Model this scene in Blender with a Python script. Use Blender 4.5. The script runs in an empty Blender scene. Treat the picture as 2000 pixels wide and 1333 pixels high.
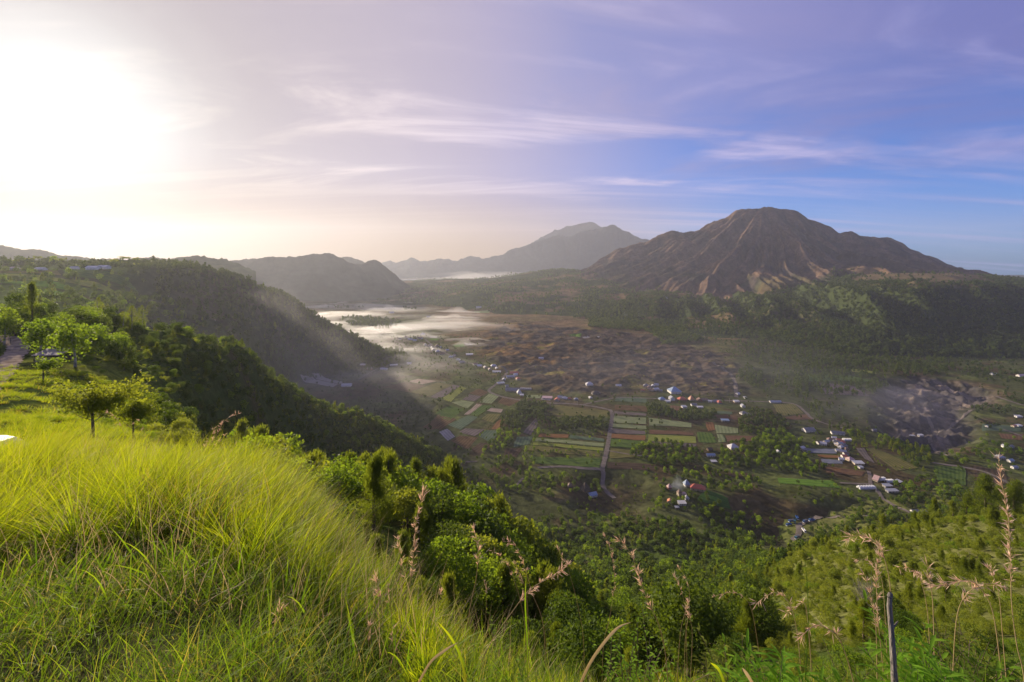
import bpy, math, random
import numpy as np
from mathutils import Vector, Matrix
R = math.radians
random.seed(11); RNG = np.random.default_rng(11)
SC = bpy.context.scene
COL = SC.collection
# ---------------------------------------------------------------- camera
F, VH, EYE = 889.0, 508.0, 300.0            # focal length and horizon row for a 2000 px wide frame, eye height over the valley floor
cd = bpy.data.cameras.new("camera"); cam = bpy.data.objects.new("camera", cd); COL.objects.link(cam)
cam.location = (0, 0, EYE); cam.rotation_euler = (R(90), 0, 0)
cd.sensor_width = 36; cd.lens = 36 * F / 2000; cd.shift_y = -(666.5 - VH) / 2000
cd.clip_start = 0.1; cd.clip_end = 200000
SC.camera = cam
# ---------------------------------------------------------------- sky, sun, exposure
SUN_EL, SUN_AZ = R(14.5), R(-45.5)           # azimuth from +Y, clockwise
w = bpy.data.worlds.new("World"); SC.world = w; w.use_nodes = True
nt = w.node_tree; N = nt.nodes; L = nt.links; N.clear()
def nd(t, **k):
    n = N.new(t)
    for a, b in k.items(): setattr(n, a, b)
    return n
out = nd('ShaderNodeOutputWorld'); bg = nd('ShaderNodeBackground'); L.new(bg.outputs[0], out.inputs[0])
sky = nd('ShaderNodeTexSky', sky_type='NISHITA', sun_disc=False, sun_elevation=SUN_EL, sun_rotation=SUN_AZ,
         altitude=1400, air_density=1.0, dust_density=1.6, ozone_density=3.0)
bg.inputs[1].default_value = 0.084
tc = nd('ShaderNodeTexCoord'); sep = nd('ShaderNodeSeparateXYZ'); L.new(tc.outputs['Generated'], sep.inputs[0])
def M(op, a, b=None, c=None, clamp=False):
    n = N.new('ShaderNodeMath'); n.operation = op; n.use_clamp = clamp
    for i, v in enumerate((a, b, c)):
        if v is None: continue
        if isinstance(v, (int, float)): n.inputs[i].default_value = v
        else: L.new(v, n.inputs[i])
    return n.outputs[0]
zc = M('MAXIMUM', M('ADD', sep.outputs[2], 0.10), 0.02)
px, py = M('DIVIDE', sep.outputs[0], zc), M('DIVIDE', sep.outputs[1], zc)
cb = nd('ShaderNodeCombineXYZ'); L.new(px, cb.inputs[0]); L.new(py, cb.inputs[1])
def cloudnoise(rot, sx, sy, scale, detail, dist, rough=0.55):
    mp = nd('ShaderNodeMapping'); mp.inputs['Rotation'].default_value = (0, 0, R(rot)); mp.inputs['Scale'].default_value = (sx, sy, 1)
    L.new(cb.outputs[0], mp.inputs[0])
    t = nd('ShaderNodeTexNoise'); t.inputs['Scale'].default_value = scale; t.inputs['Detail'].default_value = detail
    t.inputs['Distortion'].default_value = dist; t.inputs['Roughness'].default_value = rough
    L.new(mp.outputs[0], t.inputs[0]); return t.outputs[0]
def ramp(v, a, b, lo=0.0, hi=1.0):
    n = nd('ShaderNodeMapRange', interpolation_type='SMOOTHSTEP')
    n.inputs[1].default_value = a; n.inputs[2].default_value = b; n.inputs[3].default_value = lo; n.inputs[4].default_value = hi
    L.new(v, n.inputs[0]); return n.outputs[0]
n1 = cloudnoise(-52, 0.30, 1.0, 1.5, 8, 1.1, .62)
n2 = cloudnoise(-62, 0.45, 1.0, 1.1, 6, 0.8)
sdn = nd('ShaderNodeVectorMath', operation='DOT_PRODUCT'); nrm = nd('ShaderNodeVectorMath', operation='NORMALIZE'); L.new(tc.outputs['Generated'], nrm.inputs[0]); L.new(nrm.outputs[0], sdn.inputs[0])
GE = R(12)   # brightest part of the thin cloud lies a little under the sun
sdn.inputs[1].default_value = (math.sin(SUN_AZ) * math.cos(GE), math.cos(SUN_AZ) * math.cos(GE), math.sin(GE))
cosang = sdn.outputs['Value']
def mix(fac, a, b, blend='MIX'):
    m = nd('ShaderNodeMix', data_type='RGBA', blend_type=blend)
    if isinstance(fac, float): m.inputs[0].default_value = fac
    else: L.new(fac, m.inputs[0])
    for i, v in ((6, a), (7, b)):
        if isinstance(v, tuple): m.inputs[i].default_value = v
        else: L.new(v, m.inputs[i])
    return m.outputs[2]
# bright part of the clear sky rolled off
den = nd('ShaderNodeVectorMath', operation='MULTIPLY_ADD'); L.new(sky.outputs[0], den.inputs[0]); den.inputs[1].default_value = (.21,.17,.12); den.inputs[2].default_value = (1,) * 3
dv = nd('ShaderNodeVectorMath', operation='DIVIDE'); L.new(sky.outputs[0], dv.inputs[0]); L.new(den.outputs[0], dv.inputs[1])
tn = nd('ShaderNodeVectorMath', operation='MULTIPLY'); L.new(dv.outputs[0], tn.inputs[0]); tn.inputs[1].default_value = (.40, .84, 1.62)
# thin cirrus veil: lavender away from the sun, pinkish towards it, white round it
cr = nd('ShaderNodeValToRGB'); L.new(M('MULTIPLY_ADD', cosang, .5, .5), cr.inputs[0]); e = cr.color_ramp.elements; VS = 10.0
stops = [(-.3, (1.0, 1.05, 2.9)), (.1, (1.15, 1.25, 3.1)), (.4, (2.0, 1.9, 3.6)), (.72, (2.85, 2.5, 3.5)), (.86, (3.2, 2.75, 3.2)), (.93, (3.2, 2.75, 2.95)), (.960, (3.3, 2.85, 2.85)), (.978, (3.7, 3.3, 3.15)), (.989, (4.6, 4.3, 4.0)), (1, (6.5, 6.4, 6))]
for i, (c_, rgb) in enumerate(stops):
    if i == 0: e[0].position = c_ * .5 + .5; e[0].color = (*[x / VS for x in rgb], 1)
    elif c_ == 1: e[len(e) - 1].color = (*[x / VS for x in rgb], 1)
    else: e.new(c_ * .5 + .5).color = (*[x / VS for x in rgb], 1)
vs = nd('ShaderNodeVectorMath', operation='SCALE'); L.new(cr.outputs[0], vs.inputs[0]); vs.inputs['Scale'].default_value = VS
near_sun = ramp(cosang, .22, .80)
edge = M('ADD', sep.outputs[2], M('MULTIPLY', M('SUBTRACT', n2, .5), .35))
veil = M('MULTIPLY', ramp(edge, .10, .30, .0, .92), M('ADD', .72, M('MULTIPLY', ramp(n2, .36, .62), .28)))
veil = M('MAXIMUM', veil, M('MULTIPLY', near_sun, .93))
wisp = M('MULTIPLY', ramp(n1, .43, .70), M('MULTIPLY', ramp(n2, .38, .60), ramp(sep.outputs[2], .03, .2)))
n3 = cloudnoise(8, 0.10, 1.6, 1.6, 6, 0.3)
low = M('MULTIPLY', ramp(n3, .50, .68), ramp(sep.outputs[2], .30, .05))
c1 = mix(veil, tn.outputs[0], vs.outputs[0])
lite = nd('ShaderNodeVectorMath', operation='MULTIPLY_ADD'); L.new(vs.outputs[0], lite.inputs[0]); lite.inputs[1].default_value = (1.2, 1.2, 1.12); lite.inputs[2].default_value = (1.2, 1.05, 1.1)
c2 = mix(M('MULTIPLY', wisp, 1.0, None, True), c1, lite.outputs[0])
c3 = mix(M('MULTIPLY', low, .45), c2, lite.outputs[0])
hz = mix(M('MULTIPLY', ramp(sep.outputs[2], .20, .0), ramp(cosang, .15, .85)), c3, (2.3, 1.5, .85, 1))
L.new(hz, bg.inputs[0])
sd = bpy.data.lights.new("sun", 'SUN'); sd.energy = 5.0; sd.angle = R(0.6); sd.color = (1.0, 0.84, 0.62)
sun = bpy.data.objects.new("sun", sd); COL.objects.link(sun); sun.location = (0, 0, 900)
sdir = Vector((math.sin(SUN_AZ) * math.cos(SUN_EL), math.cos(SUN_AZ) * math.cos(SUN_EL), math.sin(SUN_EL)))
sun.rotation_euler = sdir.to_track_quat('Z', 'Y').to_euler()
SC.view_settings.view_transform = 'Standard'; SC.view_settings.look = 'None'; SC.view_settings.gamma = 1
SC.view_settings.exposure = 0.95
SC.render.engine = 'CYCLES'
SC.cycles.use_denoising = True
SC.cycles.max_bounces = 6; SC.cycles.diffuse_bounces = 2; SC.cycles.transmission_bounces = 3; SC.cycles.volume_bounces = 1
SC.cycles.transparent_max_bounces = 8
# ---------------------------------------------------------------- helpers
TAB = RNG.random((256, 256)).astype(np.float64)
def vn(x, y, s=0):
    xi = np.floor(x).astype(np.int64); yi = np.floor(y).astype(np.int64); fx = x - xi; fy = y - yi
    fx = fx * fx * fx * (fx * (fx * 6 - 15) + 10); fy = fy * fy * fy * (fy * (fy * 6 - 15) + 10)
    a = lambda i, j: TAB[(xi + i + s * 17) & 255, (yi + j + s * 31) & 255]
    return ((a(0, 0) * (1 - fx) + a(1, 0) * fx) * (1 - fy) + (a(0, 1) * (1 - fx) + a(1, 1) * fx) * fy) * 2 - 1
def fbm(x, y, wl, octs=4, s=0, gain=0.5):
    x = np.asarray(x, float) / wl; y = np.asarray(y, float) / wl; r = 0; a = 1; t = 0
    for o in range(octs):
        r = r + a * vn(x, y, s + o); t += a; a *= gain; x, y = x * 1.62 - y * 1.18, x * 1.18 + y * 1.62
    return r / t
def ridged(x, y, wl, octs=4, s=0, gain=0.5):
    x = np.asarray(x, float) / wl; y = np.asarray(y, float) / wl; r = 0; a = 1; t = 0
    for o in range(octs):
        r = r + a * (1 - 2 * np.abs(vn(x, y, s + o))); t += a; a *= gain; x, y = x * 1.62 - y * 1.18, x * 1.18 + y * 1.62
    return r / t
def sstep(a, b, x):
    t = np.clip((x - a) / (b - a), 0, 1); return t * t * (3 - 2 * t)
def mesh_np(name, V, faces, mat=None, attrs=None, smooth=True):
    """V (n,3); faces (m,k) int array; attrs {name: (n,) float or (n,3) colour}"""
    me = bpy.data.meshes.new(name); V = np.asarray(V, np.float32); Fa = np.asarray(faces, np.int32); k = Fa.shape[1]
    me.vertices.add(len(V)); me.vertices.foreach_set('co', V.ravel())
    me.loops.add(Fa.size); me.loops.foreach_set('vertex_index', Fa.ravel())
    me.polygons.add(len(Fa)); me.polygons.foreach_set('loop_start', np.arange(0, Fa.size, k, dtype=np.int32))
    me.polygons.foreach_set('use_smooth', np.full(len(Fa), smooth))
    for an, av in (attrs or {}).items():
        av = np.asarray(av, np.float32)
        if av.ndim == 2:
            at = me.attributes.new(an, 'FLOAT_COLOR', 'POINT'); c = np.ones((len(V), 4), np.float32); c[:, :3] = av; at.data.foreach_set('color', c.ravel())
        else:
            at = me.attributes.new(an, 'FLOAT', 'POINT'); at.data.foreach_set('value', av)
    me.update(calc_edges=True)
    if mat: me.materials.append(mat)
    return me
def link(name, me, parent=None, loc=None, **props):
    o = bpy.data.objects.new(name, me); COL.objects.link(o)
    if parent is not None: o.parent = parent
    if loc is not None: o.location = loc
    for k, v in props.items():
        if v: o[k] = v
    return o
def thing(name, label, cat, loc, rz=0.0, group=None):
    o = link(name, None, None, loc, label=label, category=cat, group=group); o.rotation_euler = (0, 0, rz); return o
def grid_faces(nu, nv):
    i = np.arange(nu * nv).reshape(nu, nv)
    return np.stack([i[:-1, :-1], i[1:, :-1], i[1:, 1:], i[:-1, 1:]], -1).reshape(-1, 4)
def pchip_slopes(x, y):
    d = np.diff(y, axis=-1) / np.diff(x, axis=-1); m = np.zeros_like(y)
    a, b = d[..., :-1], d[..., 1:]
    m[..., 1:-1] = np.where(a * b > 0, 2 * a * b / np.where(np.abs(a + b) < 1e-12, 1, a + b), 0)
    m[..., 0] = d[..., 0]; m[..., -1] = d[..., -1]; return m
def pchip_eval(x, y, q):
    """x,y (...,K), q (...): piecewise monotone cubic, one query per row"""
    m = pchip_slopes(x, y); K = x.shape[-1]
    k = np.clip((q[..., None] >= x).sum(-1) - 1, 0, K - 2); g = lambda a, o: np.take_along_axis(a, (k + o)[..., None], -1)[..., 0]
    x0, x1 = g(x, 0), g(x, 1); h = x1 - x0; t = np.clip((q - x0) / h, 0, 1)
    return ((2 * t**3 - 3 * t**2 + 1) * g(y, 0) + (t**3 - 2 * t**2 + t) * h * g(m, 0) + (-2 * t**3 + 3 * t**2) * g(y, 1) + (t**3 - t**2) * h * g(m, 1))
class Layer:
    """landform given as radial height profiles; z(x, y) is an ordinary height field in world space"""
    def __init__(s, cols, disp=None, near=False):
        us = sorted(cols); s.U = np.arange(us[0], us[-1] + 1, 2.0); K = len(cols[us[0]]); s.near = near; s.disp = disp
        ly = np.array([[math.log(a) for a, b in cols[u]] for u in us]); tt = np.array([[b / a for a, b in cols[u]] for u in us])
        ux = np.array(us, float)
        f = lambda arr: np.stack([pchip_eval(np.broadcast_to(ux, (len(s.U), len(us))), np.broadcast_to(arr[:, k], (len(s.U), len(us))), s.U) for k in range(K)], -1)
        s.LY, s.T = f(ly), f(tt)
    def z(s, x, y, disp=True):
        x = np.asarray(x, float); y = np.asarray(y, float); yy = np.maximum(y, 0.6)
        u = np.clip(1000 + F * x / yy, s.U[0], s.U[-1]); fi = (u - s.U[0]) / 2; i = np.minimum(fi.astype(int), len(s.U) - 2); fr = (fi - i)[..., None]
        LY = s.LY[i] * (1 - fr) + s.LY[i + 1] * fr; T = s.T[i] * (1 - fr) + s.T[i + 1] * fr
        q = np.log(yy); t = pchip_eval(LY, T, np.clip(q, LY[..., 0], LY[..., -1])); yq = yy
        if s.near: yq = np.maximum(yy, np.exp(LY[..., 0]))
        z = EYE - t * yq
        if s.disp is not None and disp:
            p = np.clip((q - LY[..., 0]) / (LY[..., -1] - LY[..., 0]), 0, 1)
            z = z + s.disp(x, y, z, u, p)
        ok = (q <= LY[..., -1] + 1e-6) & (s.near | (q >= LY[..., 0] - 1e-6))
        return np.where(ok, z, -500.0)
    def mesh(s, name, mat, nu, ny, colour=None, u0=None, u1=None):
        us = np.linspace(u0 if u0 is not None else s.U[0], u1 if u1 is not None else s.U[-1], nu); fi = (us - s.U[0]) / 2
        i = np.minimum(fi.astype(int), len(s.U) - 2); fr = (fi - i)[:, None]; LY = s.LY[i] * (1 - fr) + s.LY[i + 1] * fr
        k = LY.shape[1]; kk = np.linspace(0, 1, ny)
        ly = LY[:, :1] + (LY[:, -1:] - LY[:, :1]) * kk[None]
        Y = np.exp(ly); X = (us[:, None] - 1000) / F * Y
        Z = s.z(X, Y * 0.9999999); V = np.stack([X, Y, Z], -1).reshape(-1, 3)
        at = {'col': colour(V[:, 0], V[:, 1], V[:, 2])} if colour else None
        me = mesh_np(name, V, grid_faces(nu, ny)[:, ::-1], mat, at)
        return link(name, me, kind='structure')
def P(u, v, Y): return Vector(((u - 1000) / F * Y, Y, EYE - Y * (v - VH) / F))
# ---------------------------------------------------------------- landforms
_n = lambda *a: list(a)
HILL = {
 -500: _n((1,1.9),(3,2.6),(7,3.9),(10,4.9),(14,7.3),(30,12.4),(70,20),(130,27),(180,28),(320,45),(600,140)),
 0:   _n((1,1.9),(3,2.6),(7,3.9),(10,4.9),(14,7.3),(30,12.2),(70,20),(130,26.6),(180,28),(320,45),(600,140)),
 150: _n((1,1.9),(3,2.6),(7,3.9),(11,5.2),(15,6.9),(32,12.5),(70,21.5),(120,26),(180,29),(300,60),(600,200)),
 300: _n((1,1.9),(3,2.6),(7,3.9),(11,5.4),(15,7.5),(32,14),(70,26),(120,36),(210,36),(300,90),(600,300)),
 450: _n((1,1.9),(3,2.7),(7,4.1),(10.5,5.3),(14,7.9),(32,18),(70,35),(180,79),(300,58),(380,130),(700,312)),
 600: _n((1,1.9),(3,2.8),(6,4.2),(9.5,5.75),(13,9.2),(32,21),(80,45),(300,158),(450,138),(540,200),(800,315)),
 750: _n((1,1.9),(2.5,2.7),(4.5,3.9),(6.5,5.0),(11,9.2),(32,23),(95,54),(330,190),(560,206),(640,260),(850,315)),
 850: _n((1,1.9),(2.5,2.7),(4,3.6),(6,5.3),(10,9.2),(32,27),(112,64),(340,215),(600,262),(680,290),(850,315)),
 1000:_n((1,1.9),(2.2,2.5),(3.5,3.5),(5,4.9),(9,9),(32,30),(130,86),(300,210),(450,285),(550,306),(800,318)),
 1200:_n((1,1.9),(2.2,2.5),(3.5,3.6),(5,5.2),(9,9.3),(32,31),(110,92),(260,190),(400,270),(520,306),(800,318)),
 1400:_n((1,1.9),(2.2,2.5),(3.5,3.6),(5,5.1),(9,9),(32,30),(90,76),(200,150),(380,260),(500,306),(800,318)),
 1600:_n((1,1.9),(2.2,2.5),(3.5,3.6),(5,5),(9,8.6),(32,28),(80,62),(150,103),(225,140),(330,240),(700,315)),
 1750:_n((1,1.9),(2.2,2.5),(3.5,3.5),(5,4.9),(9,8.4),(32,27),(80,60),(150,96),(200,118),(300,215),(700,315)),
 1900:_n((1,1.9),(2.2,2.5),(3.5,3.5),(5,4.8),(9,8.3),(32,27),(80,59),(150,92),(210,118),(320,220),(700,315)),
 2500:_n((1,1.9),(2.2,2.5),(3.5,3.5),(5,4.7),(9,8),(32,25),(80,54),(150,84),(240,118),(350,220),(700,315))}
def d_hill(x, y, z, u, p):
    a = sstep(12, 60, y); b = sstep(60, 250, y)
    return (fbm(x, y, 3.2, 3, 3) * 0.13 * (1 - a) + fbm(x, y, 18, 4, 5) * 1.1 * a + fbm(x, y, 70, 4, 6) * 7 * b
            + (ridged(x * 1.2 + y * .3, y * .6, 55, 3, 8) - 0.2) * 7 * b)
hill = Layer(HILL, d_hill, near=True)
RIDGE = {
 -500:_n((350,53),(450,44),(600,38),(750,22),(1000,7),(1600,70)),
 0:   _n((350,53),(450,44),(600,37),(780,23),(1000,9),(1600,80)),
 200: _n((400,70),(520,62),(700,43),(850,19),(1000,8),(1500,200)),
 350: _n((600,200),(720,118),(850,52),(950,21),(1050,14),(1400,200)),
 450: _n((700,266),(800,158),(930,88),(1020,45),(1080,39),(1300,260)),
 550: _n((960,303),(1080,220),(1190,148),(1290,102),(1340,104),(1600,295)),
 600: _n((1120,303),(1210,250),(1300,195),(1400,156),(1450,160),(1700,303)),
 650: _n((1150,303),(1240,272),(1340,235),(1450,208),(1500,212),(1750,303)),
 700: _n((1180,303),(1260,288),(1360,266),(1440,247),(1490,251),(1700,303)),
 760: _n((1200,306),(1270,299),(1340,293),(1400,289),(1440,291),(1600,308)),
 830: _n((1200,308),(1270,307),(1340,306),(1400,305),(1440,306),(1600,309))}
def d_ridge(x, y, z, u, p):
    k = np.sin(np.clip(p, 0, 1) * math.pi) * sstep(820, 700, u)
    e = sstep(.75, .45, p)
    return fbm(x, y, 120, 5, 12) * 9 * k + (ridged(x * 1.0, y * .5, 90, 4, 15) - .2) * 16 * k * e * sstep(150, 350, u)
ridge = Layer(RIDGE, d_ridge)
FLANK = {
 700: _n((2900,305),(3300,305),(3900,303),(4500,300),(5200,300),(6500,303)),
 800: _n((2900,304),(3300,290),(3900,262),(4500,228),(4900,226),(6500,302)),
 950: _n((2600,304),(3100,232),(3800,208),(4400,192),(4700,192),(6500,302)),
 1100:_n((2250,304),(2900,251),(3500,185),(4000,140),(4500,101),(6000,180)),
 1250:_n((2000,304),(2400,262),(2900,228),(3300,200),(3800,170),(5000,190)),
 1400:_n((1750,304),(2100,276),(2500,236),(2900,218),(3300,193),(4500,200)),
 1550:_n((1550,304),(1800,267),(2150,210),(2500,188),(2900,170),(4500,190)),
 1700:_n((1400,304),(1620,259),(1900,165),(2150,109),(2500,80),(4000,150)),
 1850:_n((1380,304),(1600,262),(1850,171),(2050,97),(2400,69),(4000,150)),
 1950:_n((1360,304),(1560,262),(1820,185),(2020,108),(2400,98),(4000,180)),
 2050:_n((1350,304),(1550,265),(1800,210),(2000,140),(2400,130),(4000,220)),
 2500:_n((1350,304),(1550,285),(1800,250),(2000,230),(2400,225),(4000,290))}
def d_flank(x, y, z, u, p):
    k = np.clip(sstep(0.0, 0.10, p) * sstep(1.0, .8, p), 0, 1); st = sstep(.10, .25, p) * sstep(.60, .40, p)
    r = sstep(1150, 1500, u)
    return fbm(x, y, 260, 5, 22) * 16 * k + (ridged((x * .9 - y * .25), (x * .3 + y) * .30, 150, 4, 25) - .25) * (88 * r * st * sstep(205, 160, z) + 5 * k) - 10 * r * st
flank = Layer(FLANK, d_flank)
# volcano: crest line from left toe to right toe, with concave slopes and erosion gullies that run down from the summit
SKY_V = [(1060,532),(1122,527),(1181,506),(1221,486),(1244,483),(1255,484),(1280,474),(1311,460),(1352,454),(1379,443),(1415,427),(1437,412),(1460,408),
 (1505,406),(1532,410),(1554,410),(1572,421),(1604,438),(1622,447),(1640,459),(1658,454),(1685,461),(1730,463),(1752,470),(1784,490),(1820,504),
 (1865,524),(1910,535),(1955,542),(1995,557),(2080,575),(2300,600)]
def vol_cols():
    c = {}
    for u, v in SKY_V:
        Yc = float(np.interp(u, [1060, 1300, 1500, 1640, 1750, 2000, 2300], [4600, 4150, 3900, 4000, 4250, 4500, 4500]))
        Yb = float(np.interp(u, [1060, 1200, 1400, 1550, 1700, 2300], [4100, 3250, 2600, 2350, 2450, 2900]))
        hc = Yc * (v - VH) / F; hb = max(float(np.interp(u, [1060, 1250, 1400, 1550, 1700, 1900, 2300], [150, 225, 238, 215, 130, 130, 300])), hc + 12)
        pts = [(Yb, hb + 25)]
        for t in (.3, .55, .78, .92): pts.append((Yb + (Yc - Yb) * t, hb + (hc - hb) * t ** 1.45))
        pts += [(Yc, hc), (Yc + 160, hc + (12 if u > 1420 and u < 1570 else 90)), (Yc + 1300, 305)]
        c[u] = pts
    return c
SX, SY = (1500 - 1000) / F * 3950, 3980.0
def d_vol(x, y, z, u, p):
    dx, dy = x - SX, y - SY; rr = np.hypot(dx, dy); th = np.arctan2(dx, -dy)
    th2 = th + fbm(x, y, 500, 4, 33) * .085
    g = ridged(th2 * 6.5, rr / 2600 + 3, 1.0, 2, 35) * .6 + ridged(th2 * 21, rr / 900 + 9, 1.0, 3, 38) * .4
    k = sstep(0.0, .16, p) * sstep(.665, .56, p); amp = 26 + 84 * sstep(100, 800, rr)
    k2 = sstep(.76, .70, p)
    return (g - .25) * amp * k + fbm(x, y, 160, 5, 44) * 24 * k2 * sstep(0, .15, p) + fbm(x, y, 60, 4, 46) * 9 * sstep(.8, .7, p)
volcano = Layer(vol_cols(), d_vol)
def skyline_layer(pts, Yc, Yb, Yback, vb, rough=0.0, seed=50, umin=None):
    c = {}
    for u, v in pts:
        yc = Yc(u) if callable(Yc) else Yc; yb = Yb(u) if callable(Yb) else Yb; hb = yb * (vb - VH) / F; hc = yc * (v - VH) / F
        c[u] = [(yb, hb + 8)] + [(yb + (yc - yb) * t, hb + (hc - hb) * t ** 1.35) for t in (.35, .65, .88)] + [(yc, hc), (Yback, 308)]
    def d(x, y, z, u, p):
        return 0
    def dd(x, y, z, u, p):
        k = np.sin(np.clip(p, 0, 1) * math.pi)
        return fbm(x, y, rough * 9, 5, seed) * rough * (.25 + k) + (ridged(x, y * .5, rough * 7, 4, seed + 3) - .2) * rough * 1.3 * k + fbm(x, y, rough * 2.2, 3, seed + 6) * rough * .38
    return Layer(c, dd if rough else None)
grey = skyline_layer([(330,540),(380,524),(430,517),(480,508),(530,505),(560,503),(600,502),(625,498),(645,497),(656,500),(672,508),(690,514),(705,515),(722,509),(732,507),(745,514),(762,529),(782,546),(800,560),(830,580)],
                     lambda u: float(np.interp(u, [330, 650, 780], [3300, 3700, 4100])), lambda u: float(np.interp(u, [330, 600, 830], [2700, 3000, 3600])), 4700, 586, 16, 51)
greyb = skyline_layer([(560,530),(640,512),(665,505),(678,501),(690,505),(710,513),(740,530),(800,560)], 5200, 4700, 6000, 560, 10, 55)
lefta = skyline_layer([(-600,490),(-300,492),(-100,486),(0,482),(25,485),(60,488),(100,495),(135,500),(170,506),(230,520),(300,545)], 2700, 1900, 3400, 545, 14, 57)
leftb = skyline_layer([(100,530),(160,512),(230,508),(300,505),(340,507),(380,503),(420,505),(450,510),(500,530)], 2300, 1700, 3000, 560, 12, 61)
wall = skyline_layer([(690,545),(720,530),(742,515),(760,512),(780,513),(793,508),(800,504),(812,507),(822,512),(845,510),(858,505),(872,507),(890,510),(905,507),(925,503),(945,505),(965,503),(985,497),
  (1010,487),(1040,476),(1070,465),(1095,462),(1110,465),(1125,458),(1145,453),(1165,450),(1185,442),(1195,440),(1208,446),(1235,457),(1262,470),(1285,480),(1330,500),(1400,530)], 8200, 7400, 9800, 542, 30, 65)
agung = skyline_layer([(930,520),(1000,495),(1045,473),(1065,462),(1085,450),(1100,445),(1115,440),(1135,437),(1150,437),(1168,440),(1185,450),(1250,480),(1330,520)], 9700, 9200, 10200, 530, 30, 71)
rfar = skyline_layer([(1880,560),(1920,549),(1950,544),(1975,541),(2010,540),(2100,535),(2400,540)], 7500, 6500, 9000, 556, 20, 75)
# valley floor
def ell(x, y, cx, cy, rx, ry, rot=0, soft=.35):
    c, s = math.cos(rot), math.sin(rot); dx, dy = x - cx, y - cy; a = (dx * c + dy * s) / rx; b = (-dx * s + dy * c) / ry
    return sstep(1 + soft, 1 - soft, np.sqrt(a * a + b * b))
def UV(u, v, h=300.0):
    Y = h * F / (v - VH); return ((u - 1000) / F * Y, Y)
def uv_of(x, y): return 1000 + F * x / y, VH + F * 300.0 / y
def poly_mask(u, v, pts, soft):
    """signed soft mask of polygon given in (u, v)"""
    inside = np.zeros(u.shape, bool); dmin = np.full(u.shape, 1e9); n = len(pts)
    for i in range(n):
        (x1, y1), (x2, y2) = pts[i], pts[(i + 1) % n]
        c = ((y1 > v) != (y2 > v)) & (u < (x2 - x1) * (v - y1) / ((y2 - y1) + 1e-9) + x1); inside ^= c
        t = np.clip(((u - x1) * (x2 - x1) + (v - y1) * (y2 - y1)) / ((x2 - x1)**2 + (y2 - y1)**2), 0, 1)
        dmin = np.minimum(dmin, np.hypot(u - x1 - t * (x2 - x1), v - y1 - t * (y2 - y1)))
    sd_ = np.where(inside, dmin, -dmin); return sstep(-soft, soft, sd_)
def wpoly(x, y, pts, soft):
    """the same, in world metres, polygon corners given as picture points on the flat valley floor"""
    return poly_mask(x, y, [UV(*p) for p in pts], soft)
LAVA = [(950,650),(1010,628),(1120,640),(1270,655),(1370,680),(1440,715),(1450,745),(1415,775),(1330,765),(1250,752),(1130,768),(1060,768),(1010,750),(985,715),(930,690)]
QUARRY = [(1735,745),(1790,735),(1850,742),(1905,750),(1945,765),(1930,790),(1880,800),(1900,830),(1890,855),(1840,880),(1790,870),(1730,845),(1715,800)]
GULLY = [(1395,990),(1500,985),(1560,1000),(1690,985),(1800,1000),(1890,990),(1900,1030),(1800,1040),(1660,1025),(1540,1060),(1420,1045)]
PIT2 = [(1140,925),(1200,920),(1260,935),(1275,965),(1240,1000),(1170,1010),(1120,985)]
DROP = [(740,764),(850,790),(845,860),(900,900),(830,905),(770,870),(700,800),(640,800),(600,775)]
def zfloor(x, y):
    x = np.asarray(x, float); y = np.asarray(y, float)
    near = sstep(1400, 1100, y)
    lv = wpoly(x + fbm(x, y, 120, 4, 65) * 60, y + fbm(x, y, 120, 4, 67) * 60, LAVA, 55); q = wpoly(x, y, QUARRY, 24); g = wpoly(x + fbm(x, y, 40, 3, 61) * 14, y + fbm(x, y, 40, 3, 63) * 14, GULLY, 26); p2 = wpoly(x + fbm(x, y, 40, 3, 61) * 12, y, PIT2, 24); dr = wpoly(x, y, DROP, 10)
    wob = (fbm(x, y, 260, 3, 80) * 3.0 + fbm(x, y, 45, 3, 84) * .5) * (1 + 2.5 * sstep(1300, 2000, y))
    lav = np.maximum(ridged(x + fbm(x, y, 60, 2, 3) * 25, y * 1.5, 95, 4, 90), -.1) * 10 * lv + (fbm(x, y, 22, 5, 95, .65)) * 8 * lv
    qq = -15 * q + (ridged(x, y, 45, 4, 97) - .1) * 18 * q
    far = sstep(1500, 2400, y) * (ridged(x, y * .6, 300, 4, 99)) * 5 * sstep(-200, 300, x)
    return wob + lav + qq + far - 13 * g - 10 * p2 - 7 * dr + fbm(x, y, 30, 3, 101) * 3 * (g + p2)
LAYERS = [hill, ridge, flank, volcano]
def zg(x, y):
    """ground height over all the walkable landforms"""
    x = np.atleast_1d(np.asarray(x, float)); y = np.atleast_1d(np.asarray(y, float))
    z = np.where(y > 380, zfloor(x, np.maximum(y, 300)), -400.0)
    for l in LAYERS: z = np.maximum(z, l.z(x, y))
    return z
def zg1(x, y): return float(zg(x, y)[0])
def G(u, v, h=300.0):
    """picture point on the valley floor -> world point on the ground"""
    x, y = UV(u, v, h); return Vector((x, y, zg1(x, y)))
def hit(u, v, y0=2.0, y1=9000.0):
    """first ground met along the ray through (u, v)"""
    Y = np.exp(np.linspace(math.log(y0), math.log(y1), 1500)); X = (u - 1000) / F * Y; Zr = EYE - Y * (v - VH) / F
    d = zg(X, Y) - Zr; i = np.argmax(d > 0)
    return Vector((X[i], Y[i], zg1(X[i], Y[i])))
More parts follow.
